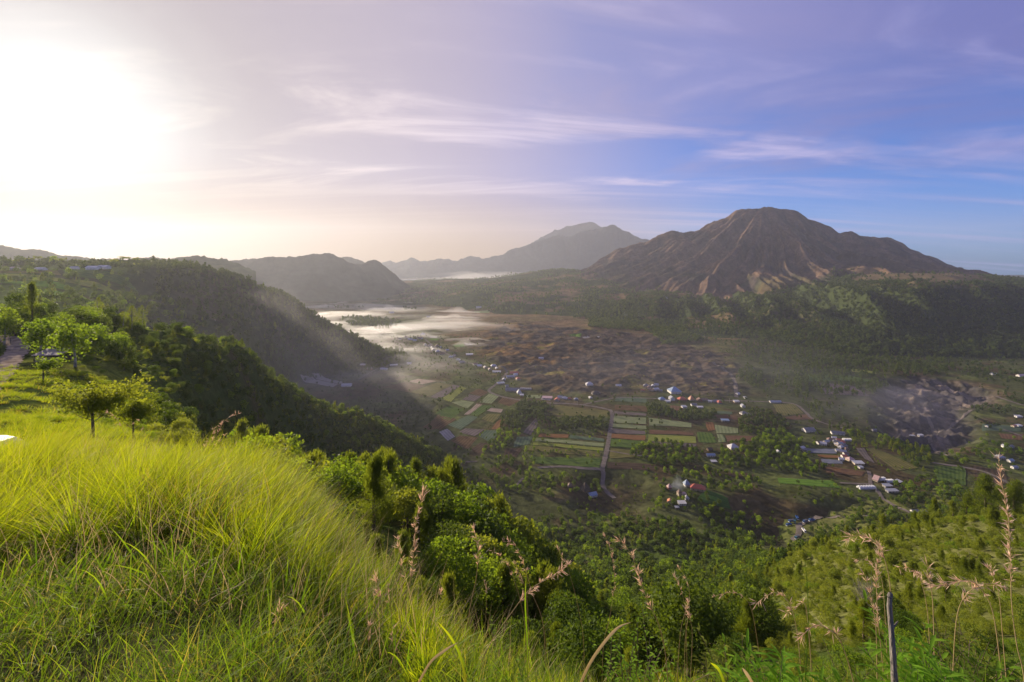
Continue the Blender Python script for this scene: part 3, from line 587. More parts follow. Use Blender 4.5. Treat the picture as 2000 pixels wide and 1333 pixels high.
# ---- trees placed one by one (u of trunk, depth, height, kind, width factor, spin, label)
HAND = [
 (178, 28, 4.9, 'wispy', .95, .4, 'wind-bent little tree with thin dark trunk standing alone on the bright grass', 'hi'),
 (262, 36, 4.4, 'wispy', .8, 2.1, 'smaller wispy tree with leaning trunk right behind the wind-bent tree', 'hi'),
 (146, 108, 12.2, 'litround', 1.0, .3, 'tall round pale green tree with white trunk behind the timber shelter', 'mid'),
 (76, 118, 12.0, 'litround', 1.05, 1.9, 'round leafy green tree left of the white-trunked tree by the road', 'mid'),
 (118, 135, 12.5, 'litround', .8, 3.0, 'pale green tree rising between the two round trees by the road', 'mid'),
 (62, 165, 15.5, 'fir', .75, .9, 'tall dark conifer above the round trees by the road', 'mid'),
 (8, 140, 13, 'litround', 1.0, 1.2, 'round tree cut by the left frame edge above the road', 'mid'),
 (30, 150, 11.5, 'round', 1.0, 4.2, 'dark leafy tree at the far end of the dirt road', 'mid'),
 (42, 190, 15, 'round', .9, 5.2, 'round crowned tree behind the end of the dirt road', 'mid'),
 (-25, 160, 14, 'round', 1.0, 2.2, 'dark tree at the left frame edge behind the road', 'mid'),
 (222, 150, 8.4, 'umbrella', 1.1, .2, 'flat-topped spreading tree at the start of the green spur', 'mid'),
 (84, 84, 5.2, 'wispyy', 1.1, 1.1, 'small yellowish tree between the dirt road and the timber shelter', 'mid'),
 (192, 205, 12, 'column', 1.0, .5, 'slim dark tree on the skyline of the slope left of the flat-topped tree', 'mid'),
 (258, 205, 11, 'column', 1.1, 1.5, 'left one of two slim trees above the start of the spur', 'mid'),
 (277, 208, 12.5, 'column', .9, 2.5, 'right one of two slim trees above the start of the spur', 'mid'),
 (240, 195, 9, 'column', 1.2, 3.5, 'short slim tree just left of the pair above the spur', 'mid'),
 (283, 95, 4.6, 'fir', 1.2, .7, 'small bright conical tree on the bank below the spur start', 'mid'),
 (356, 74, 6.2, 'roundolive', .95, .1, 'rounded olive tree at the edge of the bank before the dark spur', 'hi'),
 (408, 66, 5.6, 'wispy', 1.25, 2.0, 'fuzzy olive tree hanging over the slope right of the rounded olive tree', 'hi'),
 (350, 52, 4.0, 'wispy', 1.3, 4.0, 'low fuzzy tree below the rounded olive tree', 'hi'),
 (455, 296, 7.5, 'fir', .8, .4, 'little dark pine standing on the sharp crest of the spur', 'mid'),
 (537, 1100, 20, 'fir', 1.0, .2, 'lone tall tree sticking up from the forested hill crest', 'low'),
 (242, 1000, 19, 'umbrella', 1.5, .2, 'tallest flat layered tree on the skyline above the plateau', 'mid'),
 (226, 990, 14, 'umbrella', 1.1, 1.2, 'lower flat layered tree left of the tallest skyline tree', 'mid'),
 (264, 1000, 13, 'umbrella', 1.1, 2.2, 'small flat tree right of the tallest skyline tree', 'mid'),
 (38, 960, 20, 'round', 1.2, 2.2, 'round tree in front of the plateau village skyline at far left', 'low'),
 (104, 975, 25, 'litround', .9, 1.2, 'bright round tree standing up from the plateau skyline', 'low'),
 (1100, 92, 11, 'litround', .85, 1.0, 'dome-crowned light green tree in the dark ravine below centre', 'hi'),
 (1065, 98, 9, 'round', 1.0, 2.0, 'leafy tree left of the dome-crowned tree in the ravine', 'hi'),
 (1140, 100, 8.5, 'round', 1.0, 5.0, 'leafy tree right of the dome-crowned tree in the ravine', 'hi'),
 (876, 24, 4.8, 'fir', .85, 5.0, 'bright green feathery sapling rising from the dark just right of the grass mound', 'hi'),
 (762, 92, 14.5, 'fir', .85, .6, 'tallest spire-tipped feathery tree left of centre', 'hi'),
 (812, 98, 13.5, 'fir', .8, 1.6, 'second spire-tipped feathery tree right of the tallest one', 'hi'),
 (640, 70, 8.5, 'fir', 1.1, 2.6, 'bushy feathery tree just beyond the right end of the grass mound', 'hi'),
 (690, 78, 9.5, 'fir', 1.1, 3.1, 'broad feathery tree between the grass mound and the spire-tipped tree', 'hi'),
 (725, 84, 10, 'fir', 1.1, 4.1, 'olive feathery tree below the tallest spire-tipped tree', 'hi'),
 (860, 104, 11.5, 'fir', 1.1, 5.1, 'dense feathery tree right of the two spire-tipped trees', 'hi'),
 (905, 118, 9.5, 'fir', 1.2, .1, 'feathery tree with pale seed tips above the dark ravine', 'hi'),
 (1925, 208, 21, 'fir', 1.25, .3, 'large olive feathery tree on the shoulder near the right frame edge', 'hi'),
 (1985, 205, 19, 'fir', 1.4, 1.3, 'large feathery tree cut by the right frame edge', 'hi'),
 (1890, 214, 14, 'fir', 1.0, 2.3, 'medium feathery tree left of the large tree on the right shoulder', 'mid'),
 (1825, 212, 15, 'fir', .75, 3.3, 'pointed feathery tree on the shoulder above the white barn', 'mid'),
 (1860, 216, 11, 'fir', 1.1, 4.3, 'broad feathery bush on the right shoulder crest', 'mid'),
 (1952, 214, 15, 'fir', 1.2, 5.3, 'dense feathery tree between the two large trees on the right shoulder', 'mid'),
 (1790, 212, 9, 'fir', 1.2, 0.3, 'short feathery tree left of the pointed one on the right shoulder', 'mid'),
 (1725, 205, 9.5, 'fir', 1.3, 0.9, 'low feathery tree just below the road junction shed', 'mid'),
 (1775, 66, 4.4, 'pine', .8, 1.0, 'young dark pine on the dry right slope', 'hi'),
 (1848, 72, 4.6, 'pine', .8, 2.0, 'slim young pine right of the dark pine on the dry slope', 'hi'),
 (1505, 74, 5.5, 'pine', .9, 3.0, 'small pine among bushes in the lower right third', 'hi'),
 (1440, 60, 5.5, 'round', .9, 0.5, 'dark leafy tree left of the bright reeds at lower right', 'hi'),
 (1470, 64, 4.4, 'round', 1.0, 3.5, 'dark leafy bush tree beside the dry knoll at lower right', 'hi'),
]
KIND['wispy'] = ('wispy', 5.0, 5.0, 'olive', M_BARK); KIND['wispyy'] = ('wispy', 5.0, 4.4, 'lit', M_BARK); KIND['roundolive'] = ('round', 8.0, 6.0, 'olive', M_BARK); KIND['pine'] = ('fir', 9.0, 5.0, 'fir', M_BARK)
_cp = crown_points
def crown_points(kind, H, W, n, rng):
    if kind != 'wispy': return _cp(kind, H, W, n, rng)
    k = 20; a = rng.random(k) * 6.283; rad = W * .5 * rng.random(k) ** .6; tip = np.stack([np.cos(a) * rad + W * .12, np.sin(a) * rad, H * (.52 + .46 * rng.random(k) * (1 - rad / W))], 1)
    i = rng.integers(0, k, n); s = rng.random(n)[:, None]; root = np.array([[0, 0, H * .48]]); base = root * (1 - s ** .6) + tip[i] * s ** .6
    d = tip[i] - root; d /= np.linalg.norm(d, axis=1, keepdims=True)
    return base + rng.normal(size=(n, 3)) * W * .06, d + [0.4, 0, .2]
for kk in ('wispy', 'wispyy', 'roundolive', 'pine'): NAMES[kk] = {'wispy': 'wispy_tree', 'wispyy': 'wispy_tree', 'roundolive': 'broadleaf_tree', 'pine': 'pine_tree'}[kk]
first = {}
def add_tree(kind, lod, x, y, h, rz, label, wide=1.0, group=None, var=None):
    var = int(abs(x * 7 + y * 3)) % 3 if var is None else var
    t = tree(kind, lod, var, (x, y, zg1(x, y) - .05 * h * .2), h, rz, label, 'shrub' if 'shrub' in kind else 'tree', group, wide)
    first.setdefault((kind, lod, var), [o for o in t.children if o.name.split('.')[0] in ('crown', 'foliage')][0]); return t
for (u, Y, h, kind, wd, rz, lab, lod) in HAND: add_tree(kind, lod, (u - 1000) / F * Y, Y, h, rz, lab, wd)
# bare tree
def bare_tree(u, Y, H, label):
    x = (u - 1000) / F * Y; t = thing('bare_tree', label, 'tree', (x, Y, zg1(x, Y))); rng = np.random.default_rng(5); Vs, Fs, V2, F2 = [], [], [], []
    for j in range(3): tube(Vs, Fs, [(j * .12, 0, -.2), (j * .3 - .2, .1 * j, H * .3), (j * .45 - .35, .2 * j - .1, H * .62)], [.10, .07, .04], 6)
    for k in range(70):
        j = rng.integers(0, 3); a = rng.random() * 6.28; p = np.array([j * .38 - .28, .15 * j, H * (.3 + .34 * rng.random())]); L_ = H * (.18 + .25 * rng.random()); q = p + [math.cos(a) * L_ * .6, math.sin(a) * L_ * .6, L_ * .9]
        tube(V2, F2, [p, (p + q) / 2 + [0, 0, -.1], q], [.028, .018, .006], 4)
        for m_ in range(3): r_ = q + rng.normal(size=3) * L_ * .35 + [0, 0, L_ * .25]; tube(V2, F2, [(p + q) / 2 + (q - p) * .15 * m_, r_], [.012, .004], 3)
    link('trunk', mesh_np('trunk', np.concatenate(Vs), Fs, M_DEAD), t); link('branches', mesh_np('branches', np.concatenate(V2), F2, M_DEAD), t)
bare_tree(1687, 62, 5.6, 'leafless grey tree with thin twiggy branches on the lower right slope')
# ---- growth scattered by nature: where it stands is a property of the land
def spread_pts(u0, u1, Y0, Y1, spacing, rng, jitter=.9):
    """roughly even points over the ground wedge"""
    xs0, xs1 = (u0 - 1000) / F * Y1, (u1 - 1000) / F * Y1; xa, xb = min(xs0, (u0 - 1000) / F * Y0), max(xs1, (u1 - 1000) / F * Y0)
    gx, gy = np.meshgrid(np.arange(xa, xb, spacing), np.arange(Y0, Y1, spacing)); x = gx.ravel() + (rng.random(gx.size) - .5) * spacing * jitter * 2; y = gy.ravel() + (rng.random(gx.size) - .5) * spacing * jitter * 2
    u = 1000 + F * x / np.maximum(y, .5); k = (u > u0) & (u < u1) & (y > Y0) & (y < Y1); return x[k], y[k], u[k]
P_X, P_Y, P_K, P_H, P_W = [], [], [], [], []
def put(x, y, kind, h, w=1.0):
    P_X.append(x); P_Y.append(y); P_K.append(np.full(len(x), kind)); P_H.append(h); P_W.append(np.full(len(x), w))
rg = np.random.default_rng(77)
KI = ['round', 'fir', 'column', 'umbrella', 'shrub', 'green_shrub', 'litround', 'roundolive', 'pine']; K = {k: i for i, k in enumerate(KI)}
def top_layer(x, y):
    zs = np.stack([l.z(x, y, False) for l in LAYERS] + [np.where(y > 380, 0., -400.)]); return zs.argmax(0), zs.max(0)
def zone(u0, u1, Y0, Y1, sp, which, prob, mixk, hfun):
    x, y, u = spread_pts(u0, u1, Y0, Y1, sp, rg); tl, z = top_layer(x, y); k = (tl == which) & (rg.random(len(x)) < prob(x, y, u, z)); x, y, u = x[k], y[k], u[k]
    if not len(x): return
    kinds = rg.choice([K[a] for a in mixk], p=list(mixk.values()), size=len(x))
    for q in np.unique(kinds):
        s = kinds == q; put(x[s], y[s], q, hfun(x[s], y[s], u[s]) * ((.34 if KI[q] in ('shrub', 'green_shrub') else 1.0)) * (.55 + .95 * rg.random(s.sum()) ** 1.3))
cl = lambda wl, s, a, b: (lambda x, y: sstep(a, b, fbm(x, y, wl, 3, s)))
# left bench: bright low bushes, open grass between
zone(-150, 470, 17, 130, 2.6, 0, lambda x, y, u, z: (.12 + .6 * cl(22, 31, -.1, .25)(x, y)) * np.where((u < 95) & (y > 50), .25, 1) * np.where(y < 28, .22, 1) * np.where((u < 150) & (y < 60), .35, 1), {'green_shrub': .55, 'shrub': .45}, lambda x, y, u: np.full(len(x), 3.3))
zone(-150, 260, 125, 330, 5.5, 0, lambda x, y, u, z: .55 + .4 * cl(40, 32, -.1, .2)(x, y), {'round': .35, 'litround': .35, 'shrub': .3}, lambda x, y, u: 6 + 2 * rg.random(len(x)))
zone(255, 470, 60, 175, 3.4, 0, lambda x, y, u, z: np.full(len(x), .7), {'shrub': .5, 'green_shrub': .2, 'roundolive': .08, 'round': .22}, lambda x, y, u: np.full(len(x), 4.2))
# spur: dense dark growth
zone(200, 900, 165, 800, 4.3, 0, lambda x, y, u, z: np.full(len(x), .96), {'round': .60, 'shrub': .16, 'fir': .14, 'litround': .10}, lambda x, y, u: 4.8 + 2.6 * sstep(300, 550, y) + 0 * x)
# belt of feathery trees and the slope under it
zone(470, 1120, 44, 175, 4.4, 0, lambda x, y, u, z: sstep(.0, .2, (y - 44) / 60.) * .9 + .1, {'fir': .30, 'round': .17, 'litround': .20, 'roundolive': .33}, lambda x, y, u: 7.4 + 3.6 * sstep(60, 110, y))
zone(1080, 1500, 40, 175, 5.0, 0, lambda x, y, u, z: np.full(len(x), .92), {'fir': .25, 'round': .6, 'litround': .15}, lambda x, y, u: np.full(len(x), 6.8))
zone(560, 1100, 16, 44, 2.6, 0, lambda x, y, u, z: np.full(len(x), .75), {'fir': .25, 'shrub': .35, 'green_shrub': .2, 'round': .2}, lambda x, y, u: 3.6 + 0 * x)
zone(1080, 2150, 14, 40, 2.7, 0, lambda x, y, u, z: np.full(len(x), .7), {'fir': .12, 'shrub': .62, 'green_shrub': .14, 'round': .12}, lambda x, y, u: 2.7 + 0 * x)
zone(700, 1500, 175, 520, 6.0, 0, lambda x, y, u, z: np.full(len(x), .93), {'round': .62, 'litround': .24, 'fir': .14}, lambda x, y, u: 7.2 + 0 * x)
zone(1480, 2250, 34, 260, 2.3, 0, lambda x, y, u, z: .62 + .38 * cl(30, 36, -.15, .2)(x, y), {'shrub': .86, 'green_shrub': .08, 'fir': .03, 'roundolive': .03}, lambda x, y, u: 3.4 + 1.9 * sstep(70, 160, y))
zone(1400, 2250, 225, 620, 6.0, 0, lambda x, y, u, z: np.full(len(x), .9), {'round': .66, 'litround': .12, 'fir': .22}, lambda x, y, u: 7.2 + 0 * x)
# forested hill
zone(-450, 850, 400, 1450, 10.5, 1, lambda x, y, u, z: np.where((u < 300) & (z > 246), .22 + .4 * cl(60, 37, .1, .3)(x, y), .97), {'round': .72, 'fir': .18, 'litround': .10}, lambda x, y, u: 9.5 + 0 * x)
zone(-450, 300, 930, 1060, 15, 1, lambda x, y, u, z: .35 + .6 * cl(45, 47, -.1, .2)(x, y), {'round': .5, 'litround': .2, 'fir': .2, 'umbrella': .1}, lambda x, y, u: 11 + 0 * x)
zone(280, 720, 960, 1500, 17, 1, lambda x, y, u, z: .6 + 0 * x, {'fir': .6, 'round': .4}, lambda x, y, u: 13 + 0 * x)
# volcano apron
zone(1120, 2500, 1350, 2900, 11.5, 2, lambda x, y, u, z: np.where(z > 207 + 12 * fbm(x, y, 120, 3, 66), .04, .97) * sstep(2900, 2500, y) * (.25 + .75 * np.maximum(sstep(1350, 1480, u), cl(110, 38, .0, .15)(x, y))) * (.80 + .20 * cl(160, 44, -.35, -.05)(x, y)), {'round': .62, 'fir': .12, 'litround': .26}, lambda x, y, u: 13.5 + 0 * x)
zone(780, 1500, 2300, 4900, 21, 2, lambda x, y, u, z: .75 * cl(150, 39, -.12, .12)(x, y) + .12, {'round': .6, 'litround': .4}, lambda x, y, u: 14 + 0 * x)
VX = 0
# ---- valley floor trees: belts between the fields, given as polygons in picture points on the flat floor
Z4 = lambda *a: [(700 + x * .25, 680 + y * .25) for x, y in a]
Z5 = lambda *a: [(1150 + x * .27, 700 + y * .27) for x, y in a]
Z6 = lambda *a: [(1550 + x * .285, 680 + y * .285) for x, y in a]
Z3 = lambda *a: [(500 + x * .25, 480 + y * .25) for x, y in a]
Z7 = lambda *a: [(1100 + x * .45, 380 + y * .45) for x, y in a]
BELTS = [ (GULLY, 9, .75, 'rd', 5), ([(1440,655),(1700,692),(1700,740),(1560,745),(1450,700)], 15, .6, 'cl', 10), ([(1700,700),(1990,705),(1990,735),(1760,732)], 17, .5, 'rl', 10),  # polygon, spacing m, probability, mix, height
 (Z4((1250,420),(1340,390),(1420,440),(1480,440),(1440,560),(1300,560),(1230,500)), 7, .8, 'rd', 9),
 (Z4((1130,520),(1260,480),(1330,560),(1280,660),(1190,760),(1100,800),(960,840),(1020,740),(1110,640)), 7, .95, 'rl', 8),
 (Z4((1440,560),(1700,545),(1930,560),(1940,640),(1700,650),(1450,620)), 7, .9, 'rl', 7.5),
 (Z4((1440,640),(1930,650),(1930,690),(1430,665)), 10, .5, 'rl', 5),
 (Z4((1410,450),(1520,430),(1530,480),(1440,560),(1420,680),(1370,760),(1350,740)), 8, .8, 'ld', 8),
 (Z4((1320,780),(1900,820),(1890,860),(1310,840)), 9, .55, 'rl', 6),
 (Z4((1270,820),(1360,800),(1380,900),(1900,935),(1890,950),(1300,930)), 8, .7, 'rl', 7),
 (Z4((950,850),(1250,860),(1290,960),(1900,985),(1880,1110),(1600,1130),(1300,1060),(960,1010)), 9, .85, 'rd', 8),
 (Z4((400,420),(700,470),(480,590),(160,340),(200,330)), 11, .7, 'rd', 5), (Z4((0,360),(420,420),(640,700),(840,800),(940,860),(700,870),(430,780),(250,600),(0,520)), 12, .6, 'rd', 6),
 (Z4((750,930),(1250,1020),(1500,1120),(1600,1190),(800,1100)), 10, .9, 'rd', 8),
 (Z5((410,350),(500,340),(640,400),(720,370),(930,390),(920,440),(760,455),(720,470),(560,430),(430,420)), 7.5, .97, 'rl', 8.5),
 (Z5((420,620),(600,605),(760,650),(830,680),(800,760),(620,790),(480,770),(300,720),(290,680)), 7.5, .97, 'rl', 9),
 (Z5((1080,450),(1170,380),(1270,380),(1400,420),(1450,490),(1430,560),(1300,570),(1190,550),(1090,540)), 8, .97, 'rl', 9),
 (Z5((950,660),(1050,620),(1150,600),(1300,560),(1450,570),(1560,600),(1550,700),(1700,790),(1690,830),(1500,830),(1300,790),(1150,790),(960,790)), 8, .93, 'rl', 9.5),
 (Z5((480,810),(700,790),(940,810),(1240,860),(1260,930),(1100,980),(920,960),(840,880),(700,880),(480,870)), 8.5, .85, 'rl', 8.5),
 (Z5((480,870),(580,870),(580,930),(540,1090),(440,1150),(420,1100),(500,1020),(460,940)), 8, .9, 'll', 8),
 (Z5((720,960),(840,980),(1020,1060),(1240,1080),(1240,1160),(1000,1130),(760,1120),(560,1110),(520,1080)), 8.5, .9, 'rl', 8.5),
 (Z5((0,1120),(480,1180),(1000,1160),(1380,1240),(1400,1333),(0,1333)), 10, .9, 'rd', 9),
 (Z5((1250,180),(1500,120),(1700,180),(1851,230),(1851,470),(1700,430),(1560,320),(1480,280),(1250,230)), 14, .6, 'cl', 10),
 (Z5((1060,130),(1150,60),(1250,120),(1260,210),(1200,230),(1130,180)), 10, .9, 'cl', 11),
 (Z5((1530,500),(1851,560),(1851,600),(1600,600)), 12, .35, 'rl', 7),
 (Z6((0,140),(380,60),(700,60),(1000,60),(1150,140),(960,200),(700,190),(640,260),(560,330),(300,330),(0,240)), 14, .75, 'cl', 11),
 (Z6((240,520),(400,520),(520,640),(560,660),(570,610),(640,610),(760,690),(560,700),(430,680),(250,580)), 8.5, .85, 'cl', 9),
 (Z6((640,620),(760,660),(940,680),(960,780),(900,860),(760,800),(640,690)), 8.5, .9, 'cr', 10),
 (Z6((970,740),(1180,700),(1380,650),(1579,700),(1579,740),(1380,760),(1200,830),(1120,830)), 10, .8, 'rl', 8.5),
 (Z6((1210,400),(1340,380),(1520,430),(1480,470),(1240,450)), 10, .85, 'rl', 8),
 (Z6((1330,300),(1579,340),(1579,420),(1450,360)), 13, .7, 'rl', 9), (Z6((1200,150),(1579,170),(1579,260),(1350,230),(1180,210)), 16, .6, 'rl', 10),
 (Z6((700,920),(900,880),(1180,930),(1220,960),(1200,1060),(860,1050),(760,1090),(700,1020)), 8.5, .9, 'rl', 9),
 (Z6((400,1160),(640,1150),(760,1190),(700,1230),(400,1240),(180,1260),(190,1180)), 9, .8, 'rl', 7), (Z6((80,850),(220,820),(340,880),(320,950),(100,850)), 12, .2, 'rl', 7),
 (Z6((380,1050),(480,1060),(560,1130),(520,1150),(420,1110)), 8, .7, 'rl', 7), (Z6((0,970),(340,980),(520,1010),(500,1080),(300,1080),(0,1060)), 11, .7, 'rd', 6),
 (Z3((1000,830),(1140,790),(1160,860),(1060,900)), 12, .8, 'll', 11),
 (Z3((1240,780),(1560,900),(1800,930),(1960,960),(1900,1060),(1800,1110),(1500,1040),(1300,930)), 17, .5, 'rl', 7),
 (Z3((1820,1080),(1920,1020),(1940,980),(1960,990),(1900,1100)), 10, .9, 'lc', 8),
 (Z3((1040,730),(1300,700),(1560,850),(1500,880),(1100,790)), 20, .4, 'rd', 8),
 (Z3((740,560),(1100,580),(1130,600),(1060,650),(760,650),(640,590)), 17, .75, 'cl', 17),
 (Z3((560,480),(860,480),(860,492),(560,492)), 24, .6, 'cl', 15), (Z3((1150,490),(1250,490),(1250,505),(1150,505)), 20, .7, 'rd', 15), (Z3((940,425),(1050,430),(1050,465),(980,460)), 30, .7, 'rd', 20),
 (Z3((1820,600),(1990,610),(1990,640),(1840,620)), 22, .6, 'rd', 10),
 (Z7((110,545),(260,555),(380,570),(520,590),(620,640),(440,655),(360,600),(110,580)), 12, .97, 'll', 15), (Z7((260,480),(420,470),(490,490),(480,530),(350,530),(270,500)), 20, .8, 'rl', 14),
 (Z7((540,590),(800,600),(1100,640),(1240,680),(1250,755),(1100,740),(700,680)), 20, .35, 'rl', 11),
 ([(1140,925),(1260,935),(1275,965),(1240,1000),(1170,1010),(1120,985)], 10, .55, 'rd', 4), ([(1060,1000),(1330,1020),(1400,1060),(1060,1050)], 10, .9, 'rd', 9),
 ([(600,690),(700,700),(730,740),(560,760)], 22, .25, 'rd', 8), ([(590,735),(770,760),(840,860),(700,830)], 20, .3, 'rd', 7), ([(700,742),(800,700),(870,700),(800,760),(720,760)], 20, .25, 'rd', 7),
]
HEDGE = [  # lines of bushes and trees along field edges and lanes: points, spacing m, height, kinds
 (Z4((640,280),(740,290),(860,310),(1000,330)), 6, 4, 'll'), (Z4((820,520),(1010,365)), 7, 2.2, 'll'), (Z4((930,550),(1060,450)), 6, 3, 'll'), (Z4((1140,520),(1000,640),(930,700)), 6, 3, 'll'),
 (Z4((1960,500),(1945,700),(1915,900)), 7, 3, 'll'), (Z4((1370,730),(1915,780)), 6, 1.8, 'rd'), (Z4((1350,758),(1900,812)), 6, 1.8, 'rd'), (Z4((720,425),(850,318)), 7, 2, 'll'),
 (Z5((420,430),(415,600)), 6, 2.5, 'll'), (Z5((180,385),(430,398)), 6, 1.6, 'rd'), (Z5((175,510),(410,525)), 6, 1.6, 'rd'), (Z5((430,515),(750,520)), 6, 2, 'rl'), (Z5((1380,910),(1840,950)), 6, 1.5, 'rd'),
 (Z5((150,400),(125,700)), 8, 2.5, 'll'), (Z5((850,555),(1000,620)), 7, 2.5, 'rl'), (Z6((490,680),(620,830)), 8, 3, 'll'), (Z6((590,800),(950,855)), 8, 3, 'rd'), (Z3((840,1210),(1000,1120)), 8, 2, 'rd'),
 (Z5((1350,180),(1620,250)), 12, 12, 'cc'), (Z5((1560,330),(1700,470)), 14, 9, 'cc'), (Z6((0,250),(60,300)), 9, 13, 'cc'), (Z6((1400,300),(1500,330)), 12, 10, 'cc'),
]
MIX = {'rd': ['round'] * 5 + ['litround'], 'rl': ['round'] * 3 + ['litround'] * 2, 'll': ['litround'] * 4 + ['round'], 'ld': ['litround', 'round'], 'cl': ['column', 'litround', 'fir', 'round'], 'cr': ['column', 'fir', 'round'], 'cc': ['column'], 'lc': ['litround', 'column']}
for poly, sp, pr, mx, hh in BELTS:
    W_ = [UV(*p) for p in poly]; xs = [p[0] for p in W_]; ys = [p[1] for p in W_]
    gx, gy = np.meshgrid(np.arange(min(xs), max(xs), sp), np.arange(min(ys), max(ys), sp)); x = gx.ravel() + (rg.random(gx.size) - .5) * sp * 1.3; y = gy.ravel() + (rg.random(gx.size) - .5) * sp * 1.3
    k = (poly_mask(x, y, W_, 1e-3) > .5) & (rg.random(len(x)) < pr); x, y = x[k], y[k]
    if not len(x): continue
    kk = np.array([K[a] for a in rg.choice(MIX[mx], size=len(x))])
    for q in np.unique(kk): s = kk == q; put(x[s], y[s], q, hh * (.6 + .7 * rg.random(s.sum())))
for pl, sp, hh, mx in HEDGE:
    W_ = [UV(*p) for p in pl]
    for a, b in zip(W_, W_[1:]):
        n = max(2, int(math.dist(a, b) / sp)); t = np.arange(n) / n; x = a[0] + (b[0] - a[0]) * t + rg.normal(size=n) * .8; y = a[1] + (b[1] - a[1]) * t + rg.normal(size=n) * .8
        kk = np.array([K[q] for q in rg.choice(MIX[mx], size=n)])
        for q in np.unique(kk): s = kk == q; put(x[s], y[s], q, hh * (.7 + .6 * rg.random(s.sum())))
# sparse trees over the rest of the floor
x, y, u = spread_pts(560, 2300, 470, 1800, 17, rg); k = (rg.random(len(x)) < .10 + .55 * cl(70, 52, .0, .25)(x, y)) & (wpoly(x, y, LAVA, 10) < .2) & (wpoly(x, y, QUARRY, 10) < .2); m_ = rg.random(k.sum()) < .5; put(x[k][m_], y[k][m_], K['round'], 3 + 5 * rg.random(m_.sum())); put(x[k][~m_], y[k][~m_], K['litround'], 3 + 5 * rg.random((~m_).sum()))
put(np.array([UV(858, 788)[0]]), np.array([UV(858, 788)[1]]), K['round'], np.array([14.0]), 1.0)
# grasses and bushes on the lava hummocks
x, y, u = spread_pts(930, 1460, 850, 1900, 16, rg); k = (rg.random(len(x)) < .35 * cl(60, 149, .1, .35)(x, y)) & (wpoly(x, y, LAVA, 10) > .3); put(x[k], y[k], K['shrub'], 1.6 + 1.2 * rg.random(k.sum()))
# ---------------------------------------------------------------- fields, roads, houses
CLEAR = []
def simple_mat(name, c, rough=.8, noise=.25, scale=1.5, metal=0, spec=.3, wave=None):
    m, n, l = mat_new(name); b = n['Principled BSDF']; b.inputs['Roughness'].default_value = rough; b.inputs['Metallic'].default_value = metal; b.inputs['Specular IOR Level'].default_value = spec
    geo = n.new('ShaderNodeNewGeometry'); t = n.new('ShaderNodeTexNoise'); t.inputs['Scale'].default_value = scale; t.inputs['Detail'].default_value = 6; l.new(geo.outputs['Position'], t.inputs[0])
    mr = n.new('ShaderNodeMapRange'); mr.inputs[1].default_value = .3; mr.inputs[2].default_value = .7; mr.inputs[3].default_value = 1 - noise; mr.inputs[4].default_value = 1 + noise; l.new(t.outputs[0], mr.inputs[0])
    mx = n.new('ShaderNodeMix'); mx.data_type = 'RGBA'; mx.blend_type = 'MULTIPLY'; mx.inputs[0].default_value = 1; mx.inputs[6].default_value = (*c, 1); l.new(mr.outputs[0], mx.inputs[7])
    l.new(mx.outputs[2], b.inputs['Base Color']); return m
def field_mat(name, a, b_, freq):
    """crop rows run along the plot; patchy growth"""
    m, n, l = mat_new(name); b = n['Principled BSDF']; b.inputs['Roughness'].default_value = .9; b.inputs['Specular IOR Level'].default_value = .0
    at = n.new('ShaderNodeAttribute'); at.attribute_name = 'row'; s = n.new('ShaderNodeMath'); s.operation = 'MULTIPLY'; s.inputs[1].default_value = freq; l.new(at.outputs['Fac'], s.inputs[0])
    sn = n.new('ShaderNodeMath'); sn.operation = 'SINE'; l.new(s.outputs[0], sn.inputs[0])
    geo = n.new('ShaderNodeNewGeometry'); t = n.new('ShaderNodeTexNoise'); t.inputs['Scale'].default_value = .07; t.inputs['Detail'].default_value = 8; t.inputs['Roughness'].default_value = .65; l.new(geo.outputs['Position'], t.inputs[0])
    ad = n.new('ShaderNodeMath'); ad.operation = 'MULTIPLY_ADD'; ad.inputs[1].default_value = .38; l.new(sn.outputs[0], ad.inputs[0])
    mr = n.new('ShaderNodeMapRange'); mr.inputs[1].default_value = .32; mr.inputs[2].default_value = .68; l.new(t.outputs[0], mr.inputs[0]); l.new(mr.outputs[0], ad.inputs[2])
    mx = n.new('ShaderNodeMix'); mx.data_type = 'RGBA'; mx.inputs[6].default_value = (*a, 1); mx.inputs[7].default_value = (*b_, 1); l.new(ad.outputs[0], mx.inputs[0]); l.new(mx.outputs[2], b.inputs['Base Color']); return m
FC = {'sand': ((.20, .15, .11), (.30, .24, .19)), 'brown': ((.065, .042, .025), (.12, .078, .042)), 'dark': ((.042, .032, .024), (.08, .056, .038)), 'olive': ((.075, .078, .028), (.14, .125, .045)),
 'mauve': ((.085, .07, .065), (.14, .115, .105)), 'pale': ((.12, .15, .07), (.20, .22, .11)), 'yg': ((.12, .15, .035), (.20, .21, .05)), 'green': ((.045, .08, .022), (.09, .13, .03)),
 'bluegreen': ((.055, .085, .052), (.10, .13, .08)), 'orange': ((.13, .068, .032), (.20, .105, .05)), 'plastic': ((.20, .19, .18), (.30, .28, .27)), 'bright': ((.065, .13, .02), (.11, .19, .03)),
 'lawn': ((.03, .075, .02), (.055, .11, .025)), 'slate': ((.10, .11, .14), (.15, .16, .19)), 'red': ((.09, .052, .034), (.14, .085, .052)), 'pond': ((.16, .18, .19), (.22, .24, .25))}
FM = {k: field_mat('crop ' + k, a, b, 1.0) for k, (a, b) in FC.items()}
